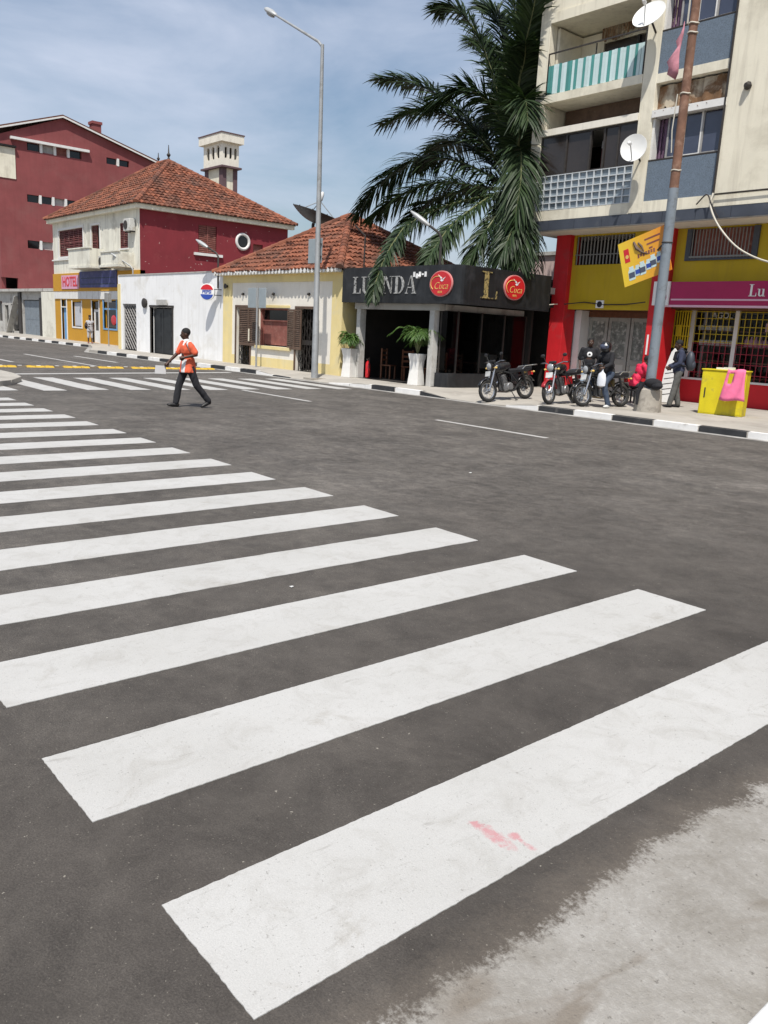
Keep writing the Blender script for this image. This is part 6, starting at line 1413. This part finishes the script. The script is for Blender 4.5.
def hand(mb, wr, el, side, inward, curl=.35):
    d = (wr-el).normalized(); n = Vector(inward) - d*d.dot(Vector(inward)); n.normalize(); w = d.cross(n).normalized()*side   # w: thumb side
    p1 = wr + d*.085; mb.capsule(wr - d*.01, wr + d*.03, .026, .030, 8); mb.capsule(wr+d*.03, p1, .036, .038, 8, .55)
    for i, (o_, L_) in enumerate(((.030,.070),(.010,.078),(-.010,.072),(-.030,.056))):
        a = p1 + w*o_; b = a + (d*math.cos(curl)+n*math.sin(curl))*L_*.5; c = b + (d*math.cos(curl*2.4)+n*math.sin(curl*2.4))*L_*.55
        mb.capsule(a - d*.02, b, .0105, .0095, 6); mb.capsule(b, c, .0095, .0085, 6)
    a = wr + d*.03 + w*.028; b = a + (d*.7+w*.6+n*.25).normalized()*.04; c = b + (d*.85+w*.1+n*.5).normalized()*.035
    mb.capsule(a, b, .013, .0115, 6); mb.capsule(b, c, .0115, .0095, 6)
def person(name, label, loc, rz, J, top, legs, skin='skin', shoe='shoe_k', sleeve='short', hem=0.0, pick=None, topm=None, legcut=None, hair='short', shorts=False, group='people on the street', curlL=.35, curlR=.35):
    t = thing('person', label, 'person', (0,0,0), group); k = J['k']
    rot = J['look'].normalized(); left = V(0,0,1).cross(rot).normalized(); upv = rot.cross(left)
    Hm = Matrix((rot, left, upv)).transposed()
    b = MB(); hd = J['head']; H_ = lambda x, y, z: hd + Hm @ (V(x,y,z)*k)
    # head: skull, face, jaw, nose, brow, lips, ears
    b.ell(H_(-.012,0,.030), .098*k,.077*k,.095*k,16,10,Hm); b.ell(H_(.022,0,-.030), .070*k,.060*k,.085*k,14,8,Hm); b.ell(H_(.038,0,-.078), .045*k,.042*k,.034*k,10,6,Hm)
    b.ell(H_(.098,0,-.025), .022*k,.020*k,.018*k,8,6,Hm); b.capsule(H_(.085,0,.012), H_(.098,0,-.022), .010*k, .014*k, 8)
    b.ell(H_(.082,0,-.062), .016*k,.028*k,.012*k,8,6,Hm); b.ell(H_(.078,0,.028), .014*k,.052*k,.010*k,10,6,Hm)
    for s in (-1,1): b.ell(H_(-.012,.078*s,-.012), .020*k,.012*k,.033*k,8,6,Hm); b.ell(H_(.055,.042*s,-.025), .026*k,.02*k,.022*k,8,6,Hm)
    b.capsule(J['neck']-V(0,0,.05), hd+Hm @ V(-.015,0,-.05), .060*k, .054*k, 12)
    b.capsule(J['chest'], J['neck']-V(0,0,.05), .11*k, .07*k, 12, 1.0); b.capsule(J['pelvis'], J['chest'], .12*k, .13*k, 12, 1.0); b.capsule(J['shL'], J['shR'], .055*k, .055*k, 10)
    for s, side in (('L',1),('R',-1)):
        b.capsule(J['sh'+s], J['el'+s], .052*k, .040*k, 10); b.capsule(J['el'+s], J['wr'+s], .041*k, .028*k, 10)
        hand(b, J['wr'+s], J['el'+s], side if s == 'L' else side, V(0,-side,0) if abs((J['wr'+s]-J['el'+s]).normalized().y) < .8 else V(0,0,-1), curlL if s == 'L' else curlR)
        b.capsule(J['hip'+s], J['kn'+s], .088*k, .058*k, 12); b.capsule(J['kn'+s], J['an'+s], .057*k, .040*k, 12)
        tv = J['toe'+s].normalized(); b.capsule(J['an'+s]-tv*.03-V(0,0,.03), J['an'+s]+tv*.14-V(0,0,.05), .036, .028, 8)
    remesh(b, 'body', [skin], t, .0105, 2)
    for s in (-1,1): MB().ell(H_(.086,.030*s,.008), .010*k,.014*k,.009*k,10,6,Hm).build('eye', 'eye', t)
    # torso garment
    g = MB(); g.capsule(J['pelvis']+V(0,0,.04-min(hem,.04)), J['waist'], .150*k, .140*k, 16, 1.0); 
    def girth(p, rx, ry, rz): g.ell(p, rx*k, ry*k, rz*k, 16, 8)
    girth(J['pelvis']+V(0,0,.02-min(hem,.06)*.5), .135,.185,.13)
    if hem > .08: g.lathe([(.188*k,-hem+.0),(.190*k,-hem+.02),(.172*k,.04),(.150*k,.16)], J['pelvis'], 20, None, .92, 1.08)
    if 1: girth(J['waist'], .130,.172,.16); girth(J['chest'], .140,.195,.19); girth((J['chest']+J['neck'])/2+V(0,0,.01), .105,.165,.10)
    g.capsule(J['shL']-V(0,0,.005), J['shR']-V(0,0,.005), .068*k, .068*k, 12); g.capsule(J['neck']-V(0,0,.09), J['neck']-V(0,0,.005), .085*k, .074*k, 12)
    for s in ('L','R'):
        a, e, w_ = J['sh'+s], J['el'+s], J['wr'+s]
        if sleeve == 'short': g.capsule(a, a.lerp(e,.78), .074*k, .073*k, 12); 
        elif sleeve == 'long': g.capsule(a, e, .074*k, .060*k, 12); g.capsule(e, e.lerp(w_,.93), .060*k, .047*k, 12)
        else: g.capsule(a, a.lerp(e,.15), .068*k, .066*k, 12)
    remesh(g, 'shirt', top if isinstance(top, list) else [top], t, .013, 3, pick, fold=.014)
    # trousers
    l = MB(); l.ell(J['pelvis']-V(0,0,.01), .128*k,.170*k,.12*k, 16, 8)
    for s in ('L','R'):
        l.capsule(J['hip'+s], J['kn'+s], .098*k, .078*k, 14)
        if shorts: l.capsule(J['kn'+s], J['kn'+s].lerp(J['an'+s],.22), .080*k, .080*k, 14)
        else: l.capsule(J['kn'+s], J['kn'+s].lerp(J['an'+s],.97), .080*k, .068*k, 14)
    remesh(l, 'trousers', [legs], t, .013, 3, fold=.012)
    for s in ('L','R'):
        tv = J['toe'+s].normalized(); c = J['an'+s]; sh_ = MB(); base = c.z - .085
        sh_.ell(c + tv*.055 + V(0,0,-.045), .135,.050,.042, 14, 8, tv.to_track_quat('X','Z').to_matrix()); sh_.capsule(c-tv*.025-V(0,0,.045), c-V(0,0,.0), .046, .048, 10)
        sh_.ell(c + tv*.12 + V(0,0,-.05), .075,.048,.033, 12, 6, tv.to_track_quat('X','Z').to_matrix())
        remesh(sh_, 'shoe', [shoe], t, .010, 2)
    if hair:
        hm = MB(); hm.ell(H_(-.022,0,.045), .100*k,.082*k,.092*k,16,10,Hm)
        if hair == 'bun': hm.ell(H_(-.03,0,.15), .09*k,.10*k,.06*k,12,8,Hm)
        remesh(hm, 'hair', ['hair'], t, .010, 1)
    t.location = loc; t.rotation_euler.z = rz
    return t
# pedestrian in the orange jersey: long stride to the left, paper in the right hand
J = stand(1.63, pelvis=(0,0,.90), waist=(.01,0,1.06), chest=(.02,0,1.26), neck=(.03,0,1.44), head=(.06,0,1.585),
    shL=(.02,.18,1.385), elL=(-.10,.27,1.16), wrL=(.12,.20,1.10), shR=(.04,-.18,1.385), elR=(.17,-.26,1.15), wrR=(.36,-.24,.965),
    hipL=(-.02,.09,.88), knL=(-.16,.10,.50), anL=(-.43,.10,.155), hipR=(.02,-.09,.88), knR=(.17,-.10,.49), anR=(.24,-.10,.095), toeL=(1,.1,-.45), toeR=(1,-.05,.05), look=(1,-.25,-.08))
wdir = math.atan2(-.76, -.65) + R(30)
def jersey(c):
    return 1 if (abs(c.y-.09) < .045 and c.x > -.02 and c.z < 1.0) or (abs(c.y) > .05 and abs(c.y) < .09 and c.z > 1.28 and c.x > 0) or (c.z > 1.365 and abs(c.y) < .10) or (abs(abs(c.y)-.205) < .012 and c.z > 1.1) else 0
wk = person('walker', 'pedestrian in orange jersey and dark trousers striding across the road with a white paper', (-15.35, 7.55, 0), wdir, J, ['orange_shirt','white_cloth'], 'trouser_k', hem=.13, pick=jersey, curlR=.9, curlL=.8)
k = J['k']; pw = J['wrR'] + (J['wrR']-J['elR']).normalized()*.11
mt = Matrix.Translation((-15.35,7.55,0)) @ Matrix.Rotation(wdir, 4, 'Z')
pm = MB(); pp = [(-.03,0,.02),(.20,.05,.03),(.22,.06,-.14),(-.02,.01,-.15)]; n = pm.addv([mt @ (pw + V(*q) + V(0,-.02,-.02)) for q in pp]); pm.addf((n,n+1,n+2,n+3)); o = pm.build('paper_sheet', 'paper', smooth=False)
sm = o.modifiers.new('th','SOLIDIFY'); sm.thickness = .006; tag(o, 'white sheet of paper held by the walking pedestrian', 'paper')
# man in a black T-shirt with a white roundel between the motorcycles, facing the street
tocam = math.atan2(CAM.y-18.7, CAM.x+13.4)
J = stand(1.76, elL=(-.02,.27,1.16), wrL=(.16,.30,1.05), elR=(-.05,-.25,1.13), wrR=(.10,-.22,.93), look=(1,.2,-.1))
bt = person('p', 'man in black T-shirt with white roundel and pale jeans between two motorcycles', (-13.62, 18.95, .13), tocam, J, ['black_cloth','white_p'], 'jeans_lt', hem=.05, pick=lambda c: 1 if (c.x > .08 and (c.y**2+(c.z-1.32)**2) < .0050 and (c.y**2+(c.z-1.32)**2) > .0009) else 0, shorts=False)
# rider with helmet on the third motorcycle
rd = b3.rotation_euler.z; base = b3.location
J = stand(1.72, pelvis=(-.12,0,.90), waist=(-.10,0,1.06), chest=(-.03,0,1.25), neck=(.03,0,1.42), head=(.07,0,1.55), shL=(-.02,.18,1.36), elL=(.08,.27,1.12), wrL=(.30,.28,1.04), shR=(-.02,-.18,1.36), elR=(.02,-.28,1.12), wrR=(.18,-.25,.96),
    hipL=(-.10,.11,.86), knL=(.22,.24,.60), anL=(.10,.33,.09), hipR=(-.10,-.11,.86), knR=(.22,-.24,.62), anR=(.08,-.28,.30), toeL=(1,.25,0), toeR=(1,-.1,0), look=(1,.1,-.15))
rdp = person('p', 'rider in black jacket and helmet sitting on the motorcycle nearest the pole', tuple(base), rd, J, 'black_cloth', 'jeans_dk', sleeve='long', shoe='white_goods', hair=None)
hm = MB(); c = J['head']; hm.lathe([(.02,-.12),(.115,-.115),(.135,-.04),(.138,.03),(.115,.10),(.06,.14),(.01,.15)], tuple(c), 18, None, 1.08, .95); mtr = Matrix.Translation(base) @ Matrix.Rotation(rd, 4, 'Z')
hm.v = [tuple(mtr @ Vector(v)) for v in hm.v]; hel = thing('motorcycle_helmet', 'glossy black helmet with a pale visor on the rider', 'helmet', tuple(mtr @ c)); hm.build('shell', 'bike_black', hel)
vz = MB(); vz.lathe([(.120,-.06),(.143,-.03),(.145,.03),(.125,.06)], tuple(c+V(.02,0,0)), 18, None, 1.08, .90); vz.v = [tuple(mtr @ Vector(v)) for v in vz.v]; vz.build('visor', 'glass_blue', hel)
MB().ell(mtr @ (c+V(.10,.10,.04)),.05,.03,.025,8,6).build('decal', 'white_p', hel)
bg_ = MB(); wl = mtr @ (J['wrL']+V(.06,.0,-.06)); 
bg_.lathe([(.02,.0),(.03,-.10),(.10,-.16),(.13,-.30),(.12,-.46),(.03,-.50)], tuple(wl+Vector((0,0,.05))), 12, None, 1.0, .6); tag(bg_.build('carrier_bag', 'plastic_bag'), 'white plastic carrier bag hanging from the rider\'s hand', 'bag')
# person in red sitting behind the pole, turned to the shop
J = stand(1.84, pelvis=(0,0,.50), waist=(.05,0,.66), chest=(.14,0,.86), neck=(.22,0,1.03), head=(.30,0,1.14), shL=(.16,.19,.98), elL=(.30,.26,.74), wrL=(.46,.14,.66), shR=(.16,-.19,.98), elR=(.30,-.26,.74), wrR=(.46,-.12,.66),
    hipL=(.04,.10,.48), knL=(.42,.16,.50), anL=(.40,.16,.09), hipR=(.04,-.10,.48), knR=(.42,-.16,.50), anR=(.40,-.16,.09), look=(1,0,-.35))
person('p', 'person in a bright red jacket sitting behind the pole', (-13.0, 20.35, .13), R(55), J, 'red_jacket', 'trouser_k', sleeve='long')
stl = thing('stool', 'low dark stool under the person in red', 'stool', (-13.0, 20.35, .13))
BOX('seat', 'plastic_k', stl, -13.2, -12.8, 20.15, 20.55, .485, .52, bevel=.01)
for dx in (-13.18,-12.86):
    for dy in (20.17,20.49): BOX('leg', 'plastic_k', stl, dx, dx+.04, dy, dy+.04, .131, .484)
# man with a backpack, facing left
lft = math.atan2(-.62, -.78)
J = stand(1.84, pelvis=(0,0,.93), waist=(.0,0,1.08), head=(.07,0,1.59), elL=(.02,.24,1.14), wrL=(.20,.16,1.02), elR=(.03,-.24,1.14), wrR=(.22,-.14,1.04), knL=(.06,.10,.50), anL=(.14,.11,.085), knR=(-.01,-.10,.50), anR=(-.10,-.11,.085), look=(1,.0,-.2))
bm_ = person('p', 'man with a dark backpack and grey trousers beside the shop window', (-11.72, 20.45, .13), lft, J, 'navy', 'grey_pants', sleeve='long', shoe='black_cloth')
mtr = Matrix.Translation((-11.72,20.45,.13)) @ Matrix.Rotation(lft, 4, 'Z'); kk = J['k']
bp = thing('backpack', 'dark grey backpack worn by the man at the shop window', 'backpack', tuple(mtr @ Vector((-.2,0,1.2))))
mb = MB(); mb.ell((-.25*kk,0,1.20*kk),.12,.16,.27,14,10); mb.ell((-.31*kk,0,1.10*kk),.10,.14,.15,12,8); mb.v = [tuple(mtr @ Vector(v)) for v in mb.v]; mb.build('sack', 'band', bp)
mb = MB()
for s in (-1,1): mb.tube([(-.17,.10*s,1.42*kk),(-.03,.11*s,1.475*kk),(.12,.12*s,1.40*kk),(.15,.13*s,1.22*kk),(.02,.18*s,1.10*kk),(-.16,.14*s,1.06*kk)], .024, 6)
mb.v = [tuple(mtr @ Vector(v)) for v in mb.v]; mb.build('strap', 'black_cloth', bp)
# far woman on the pavement by the ochre shop
fr_ = math.atan2(CAM.y-18.3, CAM.x+49.2)
J = stand(1.62, elL=(-.02,.25,1.14), wrL=(.05,.24,.92), elR=(.05,-.25,1.15), wrR=(.2,-.12,1.1))
person('p', 'woman in pale grey with hair tied up, on the pavement by the ochre shop', (-50.3, 18.9, .13), fr_, J, 'grey_cloth', 'grey_cloth', sleeve='none', hem=.14, hair='bun', shorts=True, shoe='brickred')
hb = MB(); q = Vector((-50.3,18.9,.13)) + Vector((.1,.25,.95)); hb.ell(tuple(q + Vector((-.25,-.42,.1))),.14,.10,.2,10,8); tag(hb.build('hand_bag', 'black_cloth'), 'dark bag carried by the woman at the ochre shop', 'bag')
